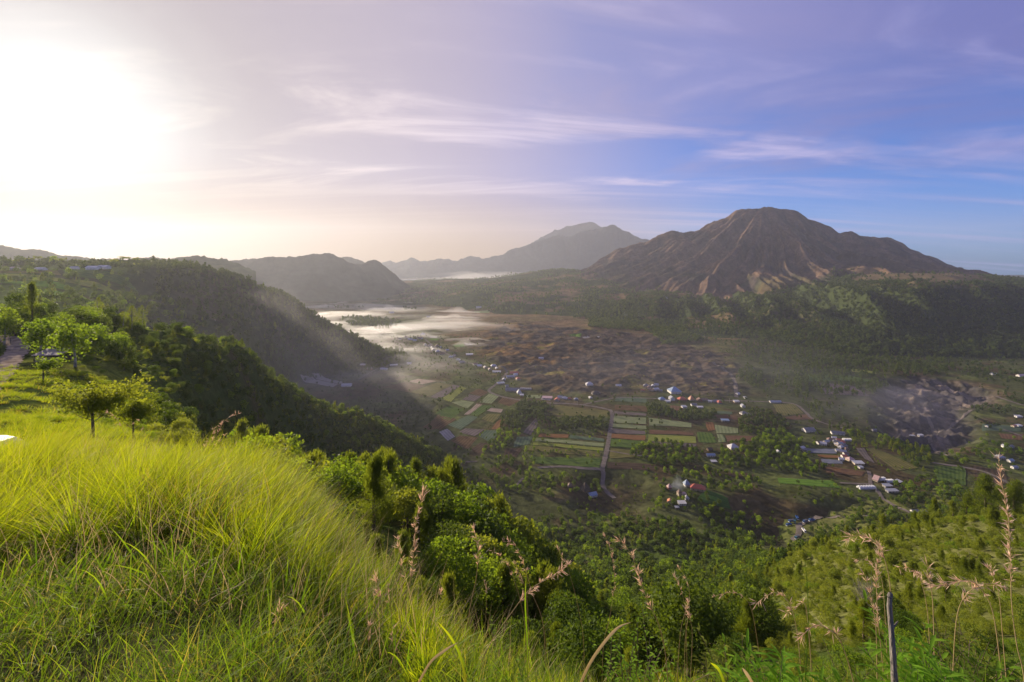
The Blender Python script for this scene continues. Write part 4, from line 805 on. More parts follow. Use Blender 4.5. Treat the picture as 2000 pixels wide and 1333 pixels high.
def field(col, pts, freq=1.0, lift=.45, world=False):
    c = [Vector((*(p if world else UV(*p)), 0)) for p in pts]; L1 = max((c[1] - c[0]).length, (c[2] - c[3]).length); L2 = max((c[3] - c[0]).length, (c[2] - c[1]).length); nu, nv = max(3, int(L1 / 6)), max(3, int(L2 / 6))
    s, t = np.meshgrid(np.linspace(0, 1, nu), np.linspace(0, 1, nv), indexing='ij'); s, t = s.ravel(), t.ravel(); ca = np.array(c)
    ed = np.sin(np.clip(s, 0, 1) * math.pi) * 0
    X = (ca[0][None] * ((1 - s) * (1 - t))[:, None] + ca[1][None] * (s * (1 - t))[:, None] + ca[2][None] * (s * t)[:, None] + ca[3][None] * ((1 - s) * t)[:, None])
    j = ((s == 0) | (s == 1) | (t == 0) | (t == 1)); X[:, 0] += fbm(X[:, 0], X[:, 1], 22, 2, 5) * 2.0 * j; X[:, 1] += fbm(X[:, 0], X[:, 1], 22, 2, 9) * 2.0 * j
    X[:, 2] = zg(X[:, 0], X[:, 1]) + lift
    row = (t * L2 if L1 >= L2 else s * L1) * freq
    link('field', mesh_np('field', X, grid_faces(nu, nv), FM[col], {'row': row}), kind='structure')
for col, pts in [
 ('sand', Z4((385,262),(470,240),(610,262),(500,290))), ('brown', Z4((200,310),(350,275),(520,300),(400,350))), ('olive', Z4((400,352),(620,275),(740,290),(560,385))), ('mauve', Z4((565,388),(740,292),(800,302),(640,400))),
 ('yg', Z4((650,402),(800,304),(850,318),(720,425))), ('mauve', Z4((805,410),(870,368),(960,385),(905,422))), ('pale', Z4((725,430),(800,414),(905,428),(850,472))), ('brown', Z4((865,360),(940,322),(1015,350),(960,383))),
 ('sand', Z4((820,520),(925,440),(970,447),(862,520))), ('pale', Z4((945,430),(1020,362),(1110,375),(1040,440))), ('brown', Z4((1090,432),(1135,382),(1275,412),(1180,460))), ('sand', Z4((1000,492),(1030,472),(1125,482),(1110,508))),
 ('green', Z4((870,520),(960,452),(1040,455),(920,540))), ('olive', Z4((960,560),(1010,517),(1110,522),(1060,590))), ('orange', Z4((1040,635),(1100,562),(1145,562),(1100,640))), ('green', Z4((600,500),(720,452),(830,480),(700,570))),
 ('brown', Z4((500,590),(640,512),(760,560),(640,640))), ('bluegreen', Z4((700,600),(850,530),(930,545),(800,640))), ('plastic', Z4((630,652),(690,630),(755,690),(700,725))), ('mauve', Z4((790,655),(835,632),(985,637),(900,690))),
 ('bluegreen', Z4((940,690),(990,642),(1115,652),(1040,740))), ('brown', Z4((720,725),(790,682),(930,700),(850,790))), ('dark', Z4((870,790),(960,737),(1060,750),(960,840))), ('mauve', Z4((1290,662),(1380,552),(1425,555),(1350,680))),
 ('bluegreen', Z4((1235,692),(1365,692),(1340,745),(1205,775))), ('dark', Z4((1150,782),(1280,782),(1230,860),(1130,850))), ('olive', Z4((1530,450),(1955,500),(1950,548),(1510,532))), ('orange', Z4((1420,667),(1645,680),(1640,704),(1410,693))),
 ('bluegreen', Z4((1655,682),(1920,712),(1920,735),(1650,707))), ('pale', Z4((1385,702),(1920,748),(1915,772),(1378,722))), ('yg', Z4((1372,735),(1915,782),(1915,804),(1362,754))), ('olive', Z4((1345,765),(1905,815),(1890,850),(1330,800))),
 ('green', Z4((1330,850),(1895,862),(1878,933),(1380,898))), ('pale', Z4((1300,372),(1430,372),(1420,398),(1310,393))), ('plastic', Z4((1435,385),(1510,392),(1500,415),(1425,408))),
 ('bluegreen', Z5((190,292),(420,297),(420,328),(190,318))), ('brown', Z5((190,345),(440,352),(430,394),(190,382))), ('mauve', Z5((182,392),(412,405),(412,424),(182,408))), ('pale', Z5((178,422),(412,437),(410,478),(174,468))),
 ('pale', Z5((174,478),(410,490),(410,512),(172,503))), ('mauve', Z5((172,514),(410,527),(410,550),(172,545))), ('orange', Z5((168,550),(408,560),(408,595),(167,578))), ('green', Z5((162,585),(405,602),(400,655),(157,640))),
 ('olive', Z5((155,655),(335,668),(330,720),(152,722))), ('dark', Z5((132,748),(482,768),(482,812),(132,785))), ('pale', Z5((432,435),(740,470),(745,505),(432,488))), ('red', Z5((432,517),(758,542),(758,560),(432,545))),
 ('yg', Z5((427,552),(772,572),(778,618),(427,597))), ('mauve', Z5((430,600),(775,624),(770,645),(560,632))), ('red', Z5((590,345),(680,352),(680,385),(600,380))), ('bluegreen', Z5((832,378),(1040,388),(1030,404),(842,395))),
 ('red', Z5((905,408),(1058,412),(1078,440),(922,434))), ('orange', Z5((842,465),(898,462),(918,518),(862,528))), ('pale', Z5((912,482),(1073,502),(1088,543),(922,543))), ('green', Z5((782,537),(888,542),(926,612),(792,612))),
 ('pale', Z5((922,547),(968,552),(992,610),(940,610))), ('red', Z5((987,557),(1192,562),(1188,598),(1002,608))), ('olive', Z5((1330,332),(1480,332),(1555,398),(1380,420))), ('red', Z5((1402,424),(1590,404),(1618,440),(1425,440))),
 ('bright', Z5((1362,862),(1758,890),(1832,943),(1378,905))), ('slate', Z5((1562,647),(1778,657),(1798,688),(1582,680))), ('orange', Z5((1652,692),(1808,702),(1828,722),(1672,715))), ('slate', Z5((1682,727),(1828,738),(1838,762),(1692,762))),
 ('lawn', Z5((830,940),(1005,1000),(1025,1048),(785,1020))), ('dark', Z5((960,815),(1200,840),(1190,880),(1010,850))), ('yg', Z6((392,142),(555,166),(565,180),(402,166))), ('olive', Z6((495,682),(560,682),(855,820),(705,838))),
 ('mauve', Z6((432,684),(486,684),(556,790),(484,760))), ('red', Z6((222,808),(498,850),(470,880),(222,850))), ('orange', Z6((224,812),(330,826),(330,840),(224,826))), ('bluegreen', Z6((1292,522),(1556,542),(1556,578),(1292,568))), ('red', Z6((1402,588),(1579,592),(1579,638),(1430,623))),
 ('green', Z6((962,812),(1178,812),(1178,938),(982,900))), ('dark', Z6((1232,802),(1448,852),(1500,950),(1240,900))), ('mauve', Z6((180,240),(400,260),(520,330),(200,320))), ('green', Z6((80,180),(380,190),(560,230),(100,230))),
 ('plastic', Z3((345,1062),(430,1042),(640,1085),(600,1108))), ('plastic', Z3((430,1038),(500,1030),(700,1070),(650,1082))), ('bright', Z3((1540,782),(1620,770),(1630,790),(1560,795))), ('plastic', Z3((1625,765),(1700,768),(1690,784),(1645,782))),
 ('plastic', Z3((1352,717),(1430,715),(1420,730),(1362,728))), ('bright', Z3((1360,735),(1430,733),(1425,750),(1370,750))), ('pale', Z3((1700,512),(1830,512),(1820,525),(1710,523))), ('olive', Z3((800,1060),(960,1000),(1080,1000),(900,1090))),
 ('pale', Z7((255,532),(345,530),(340,545),(262,542))), ('pond', Z7((430,499),(480,497),(475,508),(436,506))), ('bright', Z7((22,613),(80,612),(75,627),(28,624))), ('plastic', Z7((82,627),(160,628),(155,632),(86,631))),
]: field(col, pts)
# terraced plots on the plateau of the forested hill, and strips on the slope under it
def plateau_field(col, pts, freq=.5):
    field(col, [((u - 1000) / F * Y, Y) for u, Y in pts], freq, 1.2, True)
for col, pts in (('bright', [(-60,640),(-60,700),(120,690),(150,640)]), ('yg', [(10,705),(0,745),(210,735),(230,700)]), ('bright', [(60,580),(50,625),(160,620),(180,580)]), ('olive', [(-80,760),(-80,800),(110,800),(120,760)]), ('green', [(130,760),(120,810),(250,805),(270,765)]), ('yg', [(-90,820),(-90,860),(40,860),(50,822)])): plateau_field(col, pts)
M_ROAD = simple_mat('packed dirt', (.135, .115, .10), .95, .3, .15, 0, 0); M_TRACK = simple_mat('pale dirt', (.26, .21, .165), .95, .45, .5, 0, 0)
def road(pts, w, world=False, lift=.5, step=4.0, mat=None, nw=5, name='road'):
    c = [Vector((p[0], p[1], 0)) if world else Vector((*UV(*p), 0)) for p in pts]; path = []
    for i in range(len(c) - 1):                                  # catmull-rom
        p0, p1, p2, p3 = c[max(i - 1, 0)], c[i], c[i + 1], c[min(i + 2, len(c) - 1)]; n = max(2, int((p2 - p1).length / step))
        for k in range(n + (i == len(c) - 2)):
            t = k / n; path.append(.5 * ((2 * p1) + (p2 - p0) * t + (2 * p0 - 5 * p1 + 4 * p2 - p3) * t * t + (3 * p1 - p0 - 3 * p2 + p3) * t ** 3))
    V_ = []
    for i, p in enumerate(path):
        d = (path[min(i + 1, len(path) - 1)] - path[max(i - 1, 0)]).normalized(); nrm_ = Vector((-d.y, d.x, 0)); ww = w * (1 + .18 * math.sin(i * 1.7) * math.sin(i * .37))
        for k in range(nw): V_.append(p + nrm_ * ww * (k / (nw - 1) - .5))
        if i % max(1, int(w / step)) == 0: CLEAR.append((p.x, p.y, w * .5 + 1.2))
    V_ = np.array(V_); V_[:, 2] = zg(V_[:, 0], V_[:, 1]) + lift
    link(name, mesh_np(name, V_, grid_faces(len(path), nw), mat or M_ROAD), kind='structure')
road([(830,665),(850,680),(880,695),(905,705),(950,717),(975,719),(990,724),(983,740),(965,755),(955,765),(975,775),(1010,782),(1060,788),(1130,792),(1180,800),(1195,808),(1192,840),(1185,880),(1176,916)], 7)
road([(1050,913),(1100,911),(1140,914),(1176,916),(1178,935),(1200,958)], 6); road([(1182,880),(1230,888),(1282,893)], 3.5)
road([(1140,792),(1200,780),(1240,779),(1300,781),(1400,783),(1500,786),(1550,790),(1573,805),(1587,817),(1618,828),(1660,838)], 5.5)
road([(1375,710),(1400,718),(1425,730),(1435,745),(1437,762),(1438,778)], 8); road([(815,879),(850,885),(890,899),(905,902),(932,901)], 4)
road([(1640,944),(1680,946),(1700,947),(1712,957),(1725,975),(1745,992),(1770,1008),(1787,1018),(1760,1018),(1720,1011),(1690,1006)], 4.5)
road([(1700,947),(1699,930),(1696,920)], 4.5); road([(1640,1003),(1605,1000),(1585,1002),(1562,1012),(1560,1030),(1548,1040)], 6); road([(1690,1006),(1660,1004),(1640,1003)], 3.5)
road([(1795,800),(1815,812),(1825,820),(1826,840),(1815,845),(1830,862),(1850,878)], 6); road([(1755,862),(1790,864),(1830,866)], 5)
road([(1920,760),(1945,772),(1975,785),(2005,794)], 7); road([(1820,903),(1850,908),(1880,912),(1930,925),(1990,955)], 6); road([(1900,800),(1870,812),(1826,826)], 5)
road([(700,742),(730,725),(760,716),(790,712)], 5); road([(1005,952),(1012,944),(1022,934)], 3.5); road([(1960,840),(1990,850),(2010,858)], 5)
# dirt road on the near slope, left
RP = [hit(u, v, 40, 200) for u, v in ((-90,800),(-30,755),(4,722),(20,702),(34,686),(33,672),(18,663),(-20,657))]
road([(p.x, p.y) for p in RP], 4.6, True, .16, .8, M_TRACK, 12)
# ---- buildings
MW = {'white': simple_mat('white render wall', (.62, .60, .56)), 'cream': simple_mat('cream render wall', (.50, .42, .32)), 'brick': simple_mat('red brick wall', (.28, .13, .09)), 'grey': simple_mat('grey block wall', (.28, .27, .26)), 'wood': simple_mat('timber wall', (.16, .11, .07))}
def roof_mat(name, c, rough=.5, metal=.0):
    m = simple_mat(name, c, rough, .18, .8, metal, .5); n, l = m.node_tree.nodes, m.node_tree.links; tcn = n.new('ShaderNodeTexCoord'); wv = n.new('ShaderNodeTexWave'); wv.inputs['Scale'].default_value = 2.2; l.new(tcn.outputs['Object'], wv.inputs[0])
    bp = n.new('ShaderNodeBump'); bp.inputs['Distance'].default_value = .06; l.new(wv.outputs[0], bp.inputs['Height']); l.new(bp.outputs[0], n['Principled BSDF'].inputs['Normal']); return m
MR = {'white': roof_mat('white sheet roof', (.44, .43, .44), .5), 'blue': roof_mat('blue grey sheet roof', (.20, .27, .38), .45), 'grey': roof_mat('grey sheet roof', (.19, .18, .18), .6), 'red': roof_mat('red tile roof', (.42, .10, .055)), 'orange': roof_mat('orange tile roof', (.50, .20, .09)),
      'brown': roof_mat('brown tile roof', (.17, .10, .07)), 'thatch': roof_mat('dark thatch', (.09, .07, .055), .95), 'silver': roof_mat('silver sheet roof', (.29, .30, .33), .5), 'pink': roof_mat('faded pink roof', (.46, .30, .28)), 'plastic': roof_mat('translucent plastic cover', (.50, .52, .56), .3)}
M_GLASS = simple_mat('dark window glass', (.03, .035, .04), .12, .1, 1, 0, .6); M_DOOR = simple_mat('wooden door', (.14, .08, .05)); M_WHITE = simple_mat('white paint', (.75, .75, .74), .4)
def boxes(bl):
    Vs, Fs = [], []
    for (x0, y0, z0, x1, y1, z1) in bl:
        b = len(Vs) * 8; Vs.append([(x, y, z) for x in (x0, x1) for y in (y0, y1) for z in (z0, z1)]); Fs += [tuple(b + i for i in f) for f in ((0, 1, 3, 2), (4, 6, 7, 5), (0, 4, 5, 1), (2, 3, 7, 6), (0, 2, 6, 4), (1, 5, 7, 3))]
    return np.array(Vs).reshape(-1, 3), Fs
def bmesh_boxes(name, bl, mat): v, f = boxes(bl); return mesh_np(name, v, f, mat, smooth=False)
def prism_y(name, prof, y0, y1, mat):
    """profile in (x, z) extruded along y, closed ends"""
    n = len(prof); me = bpy.data.meshes.new(name); V_ = [(x, y, z) for y in (y0, y1) for x, z in prof]
    me.from_pydata(V_, [], [tuple(range(n))[::-1], tuple(range(n, 2 * n))] + [(i, (i + 1) % n, n + (i + 1) % n, n + i) for i in range(n)]); me.materials.append(mat); return me
def house(u, v, px, label, roof='white', wall='white', kind='gable', rz=0.0, dfac=.7, hh=2.8, cat='house', name='house', base=None, w=None):
    c = G(u, v) if base is None else base; Y = c.y; w = w or max(4.5, px * Y / F); d = w * dfac; o = .45 + w * .02
    CLEAR.append((c.x, c.y, max(w, d) * .62 + 1.5)); CLEAR.append((c.x * .985, c.y * .985, max(w, d) * .5 + 1.0))
    t = thing(name, label, cat, (c.x, c.y, c.z - .15), rz, 'village houses and sheds'); X, D = w / 2, d / 2
    if kind == 'arch':                                            # long tunnel of plastic sheet
        n = 12; pr = [(-D * math.cos(i / n * math.pi), .3 + hh * math.sin(i / n * math.pi) ** .8) for i in range(n + 1)]
        me = prism_y('cover', [(x, z) for x, z in pr], -X, X, MR[roof]); o1 = link('cover', me, t); o1.rotation_euler.z = math.pi / 2
        o2 = link('wall', bmesh_boxes('wall', [(-X + .04, -D + .04, -.3, X - .04, D - .04, .3)], MW['grey']), t)
        for k in range(6): xx = -X + w * (k + .5) / 6; link('rib', bmesh_boxes('rib', [(xx - .06, -D * .72, hh * .82 + .3, xx + .06, D * .72, hh + .36)], M_WHITE), t)
        link('door', bmesh_boxes('door', [(-X - .05, -.8, 0, -X + .02, .8, 1.9)], M_GLASS), t); return t
    link('wall', bmesh_boxes('wall', [(-X, -D, -.6, X, D, hh)], MW[wall]), t)
    if kind == 'gable':
        rh = d * .34; link('roof', prism_y('roof', [(-D - o, hh - .1), (0, hh + rh), (D + o, hh - .1), (D + o, hh + .08), (0, hh + rh + .2), (-D - o, hh + .08)][::-1], -X - o, X + o, MR[roof]), t).rotation_euler.z = math.pi / 2
        link('gable_end', prism_y('gable_end', [(-D, hh), (D, hh), (0, hh + rh - .05)], -X + .01, X - .01, MW[wall]), t).rotation_euler.z = math.pi / 2
    elif kind in ('hip', 'steep'):
        rh = d * (.42 if kind == 'hip' else .95); r = max(X - D, .15) if kind == 'hip' else .2; me = bpy.data.meshes.new('roof'); a, b = X + o, D + o
        me.from_pydata([(-a, -b, hh), (a, -b, hh), (a, b, hh), (-a, b, hh), (-r, 0, hh + rh), (r, 0, hh + rh), (-a, -b, hh - .2), (a, -b, hh - .2), (a, b, hh - .2), (-a, b, hh - .2)], [],
                       [(0, 1, 5, 4), (1, 2, 5), (2, 3, 4, 5), (3, 0, 4), (6, 7, 1, 0), (7, 8, 2, 1), (8, 9, 3, 2), (9, 6, 0, 3), (9, 8, 7, 6)]); me.materials.append(MR[roof]); link('roof', me, t)
    else:                                                          # single slope sheet
        me = bpy.data.meshes.new('roof'); a, b = X + o, D + o; lo, hi = hh + .02, hh + .02 + d * .16
        me.from_pydata([(-a, -b, lo), (a, -b, lo), (a, b, hi), (-a, b, hi), (-a, -b, lo + .15), (a, -b, lo + .15), (a, b, hi + .15), (-a, b, hi + .15)], [], [(3, 2, 1, 0), (4, 5, 6, 7), (0, 1, 5, 4), (1, 2, 6, 5), (2, 3, 7, 6), (3, 0, 4, 7)]); me.materials.append(MR[roof]); link('roof', me, t)
    link('door', bmesh_boxes('door', [(-.45, -D - .04, 0, .45, -D + .01, 2.0)], M_DOOR), t)
    for s in (-1, 1):
        if X > 1.6: link('window', bmesh_boxes('window', [(s * X * .6 - .5, -D - .035, 1.0, s * X * .6 + .5, -D + .01, 1.9)], M_GLASS), t)
    link('window', bmesh_boxes('window', [(-X - .035, -.5, 1.0, -X + .01, .5, 1.9)], M_GLASS), t)
    return t
NAMED = [
 (1692,954,33,'long silver ribbed greenhouse beside the bend of the farm track','plastic','grey','arch',.05,.30,3.0),
 (1722,937,15,'rounded silver greenhouse just above the road opposite the long one','plastic','grey','arch',.25,.45,3.0),(1737,941,15,'second rounded silver greenhouse right of the first above the road','plastic','grey','arch',.1,.5,3.2),
 (1733,951,15,'grey sheet roofed shed below the rounded silver greenhouses','silver','grey','shed',.1,.5,2.6),(1742,961,21,'low grey ribbed shed lowest in the cluster right of the road','silver','grey','shed',.05,.35,2.6),
 (1755,942,10,'small shed with white posts at the right of the greenhouse cluster','white','wood','shed',.5,.8,2.4),(1713,938,8,'narrow pinkish shed standing along the road by the greenhouses','pink','cream','gable',2.1,2.2,2.4),
 (1794,1010,26,'white ended barn with dark sheet roof at the road junction','grey','white','gable',-.02,.34,2.8),(1676,906,18,'bright pale blue barn roof above the brown field','white','cream','shed',-.05,.5,2.6),
 (1432,875,17,'white hip roofed house among dark trees','white','white','hip',.1,.8,2.8),(1388,891,15,'pale blue roofed house below left of the white hip roof','blue','white','gable',.0,.5,2.6),(1394,903,10,'small white roofed shed under the pale blue roofed house','white','grey','shed',0,.6,2.3),
 (1386,880,9,'dark roofed hut above the pale blue roofed house','thatch','wood','gable',.1,.8,2.4),(1317,768,21,'big round roofed white and pale blue hall at the lava edge','blue','white','hip',.1,.85,4.4),
 (1332,782,15,'red roofed house in the row under the big hall','red','brick','hip',.1,.7,2.8),(1350,782,9,'orange gabled house right of the red roofed one','orange','cream','steep',.2,.8,2.8),(1304,786,9,'low white roofed shed left of the row under the hall','white','white','shed',0,.6,2.3),
 (1293,782,12,'blue grey hip roof at the left of the row under the hall','blue','grey','hip',.1,.7,2.6),(1312,782,10,'pale two storey house between white shed and red roof','silver','white','gable',1.6,.9,4.8),(1366,783,8,'narrow brown roofed house right of the orange gable','brown','brick','gable',1.5,1.1,2.8),
 (1376,783,12,'long brown roof at the right of the row under the hall','brown','grey','gable',0,.5,2.6),(1336,797,9,'grey white shed below the red roofed house','silver','white','shed',.1,.8,2.8),(1355,793,10,'grey roofed house with a white end below the orange gable','grey','white','gable',.0,.7,2.8),
 (1367,797,11,'bright white roofed shed with blue side below the row','white','grey','shed',0,.5,2.4),(1416,822,14,'blue roofed shed by the dark trees right of the orange patch','blue','grey','shed',-.05,.45,2.6),(1452,808,12,'house with grey hip roof at the top of the tree mass','grey','white','hip',.2,.7,2.6),
 (1460,810,8,'white roofed annex right of the grey hip roof','white','white','shed',0,.7,2.4),(1451,795,8,'pale house above the grey hip roof','silver','white','gable',1.5,.9,3.0),(1438,786,10,'small white sheet roof right of the village row','white','cream','shed',.1,.6,2.4),
 (1441,772,6,'little white hut at the foot of the quarry road','white','white','gable',.4,.9,2.8),(1455,779,5,'tiny white building by the lane right of the quarry road','white','white','shed',.2,.9,2.4),(1514,787,20,'long low white roof at the top of the dark olive field','silver','white','gable',-.05,.28,2.6),
 (1579,841,20,'white walled house with grey roof by the orange path','grey','white','gable',.1,.6,3.2),(1636,847,22,'dark roofed house with a white gable end under the tree line','grey','white','gable',-.25,.4,2.8),(1655,860,15,'white domed tent roof right of the clustered hamlet','white','white','arch',-.1,.6,3.0),
 (1520,884,6,'tiny white house in the tree gap left of the hamlet','white','white','gable',1.4,1.0,3.2),(1660,899,12,'mauve roofed house just above the bright pale blue barn','pink','cream','hip',.2,.8,2.8),(1681,914,8,'small shed below the bright pale blue barn','silver','white','shed',.1,.7,2.2),
 (1157,953,15,'house with bright blue white roof near the hollow','blue','white','gable',.35,.8,2.6),(1143,947,15,'steep dark thatched house left of the blue white roof','thatch','wood','steep',.5,.9,2.6),(1113,950,9,'small brown thatched hut far left of the blue white roof','brown','wood','steep',.2,.8,2.2),
 (1363,955,26,'large red tiled hall of the compound','red','cream','hip',-.35,.55,3.2),(1341,948,10,'pavilion with blue tiered roof left of the red hall','blue','white','steep',.1,.9,3.0),(1307,954,7,'pink shrine building at the left of the compound','pink','brick','steep',.2,.9,3.0),
 (1327,966,8,'slim brown tower house in the middle of the compound','brown','cream','steep',.3,.8,3.8),(1335,966,8,'mauve roofed house in the middle of the compound','pink','white','hip',.1,.8,2.8),(1332,984,14,'white roofed shed at the bottom of the compound','white','white','shed',.0,.6,2.6),
 (1308,981,9,'tan gabled house left of the white shed in the compound','orange','cream','gable',1.2,.9,2.8),(1322,992,7,'small grey lean-to lowest in the compound','silver','grey','shed',.1,.6,2.2),(1341,974,5,'tiny white shrine beside the tree in the compound','white','white','steep',.1,.9,2.2),
 (1027,762,22,'long curved grey roofed warehouse at the lava edge','grey','grey','arch',-.15,.45,3.4),(1001,765,26,'broad grey roofed house group by the village bend','grey','cream','gable',-.15,.45,3.0),(1014,770,8,'white shrine house between the two grey warehouses','white','white','steep',.2,.9,2.8),
 (1019,774,7,'low white roof beside the white shrine house','white','white','shed',0,.8,2.2),(1004,732,16,'red roofed houses row above the pale warehouse','red','brick','gable',.1,.5,2.8),(997,741,16,'pale grey warehouse roof on the bend road','silver','grey','gable',.2,.4,3.0),
 (1007,737,7,'white tower house right of the pale warehouse','white','white','gable',.2,.9,4.2),(978,751,14,'flat grey roof inside the road bend','silver','cream','shed',.35,.5,2.4),(970,728,16,'long narrow white roof left of the bend','white','white','shed',-.1,.25,2.4),
 (1069,780,18,'flat pale pink ribbed greenhouse beside the light green plot','pink','grey','shed',-.12,.5,2.4),(1151,762,13,'white roofed house on the lava hummocks','white','white','hip',.1,.7,2.6),(1164,773,16,'dark roofed house below the white one on the hummocks','thatch','grey','hip',.1,.6,2.6),
 (1057,705,9,'lone white house inside the lava field','white','white','gable',-.2,.6,2.6),(1208,758,10,'white roofed house at the lower lava edge','white','white','gable',.1,.6,2.4),(677,755,18,'white building with dark openings beside plastic covered beds','white','white','gable',.1,.5,3.2),
 (709,720,10,'grey roofed house at the misty hill foot','silver','grey','shed',0,.6,2.6),(722,724,9,'dark roofed house at the misty hill foot','grey','brick','gable',.1,.7,2.6),(750,722,13,'white roof on the misty lane','white','white','gable',-.1,.45,2.4),(769,715,14,'long white roof at the right of the misty lane','white','grey','shed',.35,.35,2.4),
 (799,710,8,'small white shed right of the misty lane','white','white','gable',.2,.7,2.4),(707,686,7,'small pale house under the misty hill','silver','white','gable',.1,.7,2.6),(917,694,13,'white roofed barn above the village street','white','grey','shed',.1,.5,2.8),
 (837,619,7,'pale barn in the upper mist','white','grey','gable',.1,.6,3.4),(765,611,8,'white barn glinting in the mist','white','white','gable',.1,.6,3.4),(717,582,6,'far white roof at the top of the mist','white','white','gable',.1,.6,4),(935,605,10,'pale shed at the foot of the dark wood','silver','white','gable',.1,.5,4),
 (1782,841,8,'grey hut at the lower left of the quarry','silver','grey','shed',.1,.6,2.4),(1798,846,9,'white roofed hut at the lower left of the quarry','white','grey','shed',.1,.5,2.4),(1989,817,11,'blue white barn near the right frame edge','white','white','shed',0,.5,2.6),(1980,835,9,'cream shed below the blue white barn','orange','cream','gable',.3,.6,2.6),
 (1990,834,9,'white shed right of the cream shed','white','white','shed',.1,.6,2.4),(1940,732,10,'pale roof in the upper right fields','silver','white','gable',.1,.5,3),(1994,735,14,'pinkish roofed house at the upper right edge','pink','white','gable',.1,.5,3),(1962,875,7,'white ended hut in the right hedge','silver','white','gable',1.3,1,2.6),
 (1973,875,10,'grey roofed house right of the white ended hut','grey','white','gable',.1,.6,2.6),(1929,835,6,'tiny white hut by the blue green field','white','white','gable',.1,.8,2.2),(1952,896,14,'pale house behind the tall golden grass stalk','silver','cream','hip',.1,.7,3),(1973,902,10,'blue grey house right of the tall grass stalk','blue','white','gable',.2,.7,2.6),
 (1981,915,10,'white and grey house lowest at the right edge','silver','white','gable',.1,.6,2.6),(1707,841,8,'lone roof on the dark plain left of the quarry','grey','grey','gable',.1,.6,2.6),
]
for a in NAMED: house(a[0], a[1], a[2], a[3], *a[4:7], a[7], a[8], a[9])
_vr = random.Random(4); VIL = [(u + _vr.uniform(-3, 3), v, 's') for u, v in [(783,664),(795,661),(802,666),(812,668),(823,664),(826,656),(828,676),(835,678),(842,681),(848,685),(853,678),(856,688),(862,681),(866,693),(875,686),(878,698),(885,695),(893,703),(900,708),(930,712),(938,716),(947,719),(955,724),(962,716),(968,721)]]
VIL += [(u, v, 'h') for u, v in [(1600,866),(1608,868),(1614,864),(1622,860),(1629,857),(1632,864),(1638,861),(1634,870),(1640,868),(1646,866),(1642,875),(1649,873),(1654,879),(1638,882),(1646,884),(1652,888),(1566,876),(1571,880),(1648,893),(1643,899)]]
VIL += [(u, v, 'm') for u, v in [(1262,757),(1268,760),(1275,758),(1282,757),(1272,765),(1281,764),(1290,766),(1255,766),(1387,786),(1396,786),(1404,788),(1153,780),(1125,783),(1112,782),(1103,781),(1094,779),(1088,784),(984,744),(990,756),(1012,745)]]
HPH = {('s', 0): 'grey roofed village house', ('s', 1): 'brown roofed village house', ('s', 2): 'white roofed village house', ('h', 0): 'grey roofed hamlet house', ('h', 1): 'red brown roofed hamlet house', ('h', 2): 'white gabled hamlet house',
       ('m', 0): 'small grey roofed house', ('m', 1): 'small brown roofed house', ('m', 2): 'small white roofed house'}
vr = [dict(kind=(k, i % 3), u=u, v=v) for i, (u, v, k) in enumerate(VIL)]; vl = describe(vr, HPH)
for i, (r, lb) in enumerate(zip(vr, vl)):
    house(r['u'], r['v'], _vr.uniform(6, 11), lb, {0: _vr.choice(['silver', 'grey']), 1: _vr.choice(['brown', 'red']) if r['kind'][0] != 's' else 'brown', 2: 'white'}[r['kind'][1]], _vr.choice(['white', 'cream', 'grey']), _vr.choice(['gable', 'hip', 'gable']), _vr.uniform(-.5, .5) + (1.57 if _vr.random() < .3 else 0), _vr.uniform(.6, .9), 2.7)
# plateau buildings on the forested hill
for u, Y, w, lab, rf in ((80, 800, 17, 'long pale barn roof on the left plateau', 'white'), (29, 830, 14, 'pinkish roofed house behind bushes on the plateau at far left', 'pink'), (183, 820, 22, 'glinting white roof left of the flat layered trees on the plateau', 'white'), (203, 835, 20, 'second glinting white roof just left of the flat layered trees', 'white'), (146, 830, 14, 'thin pale roof in the middle of the plateau', 'silver')):
    x = (u - 1000) / F * Y; house(0, 0, 0, lab, rf, 'white', 'gable', -.1, .45, 3.2, base=Vector((x, Y, zg1(x, Y))), w=w)
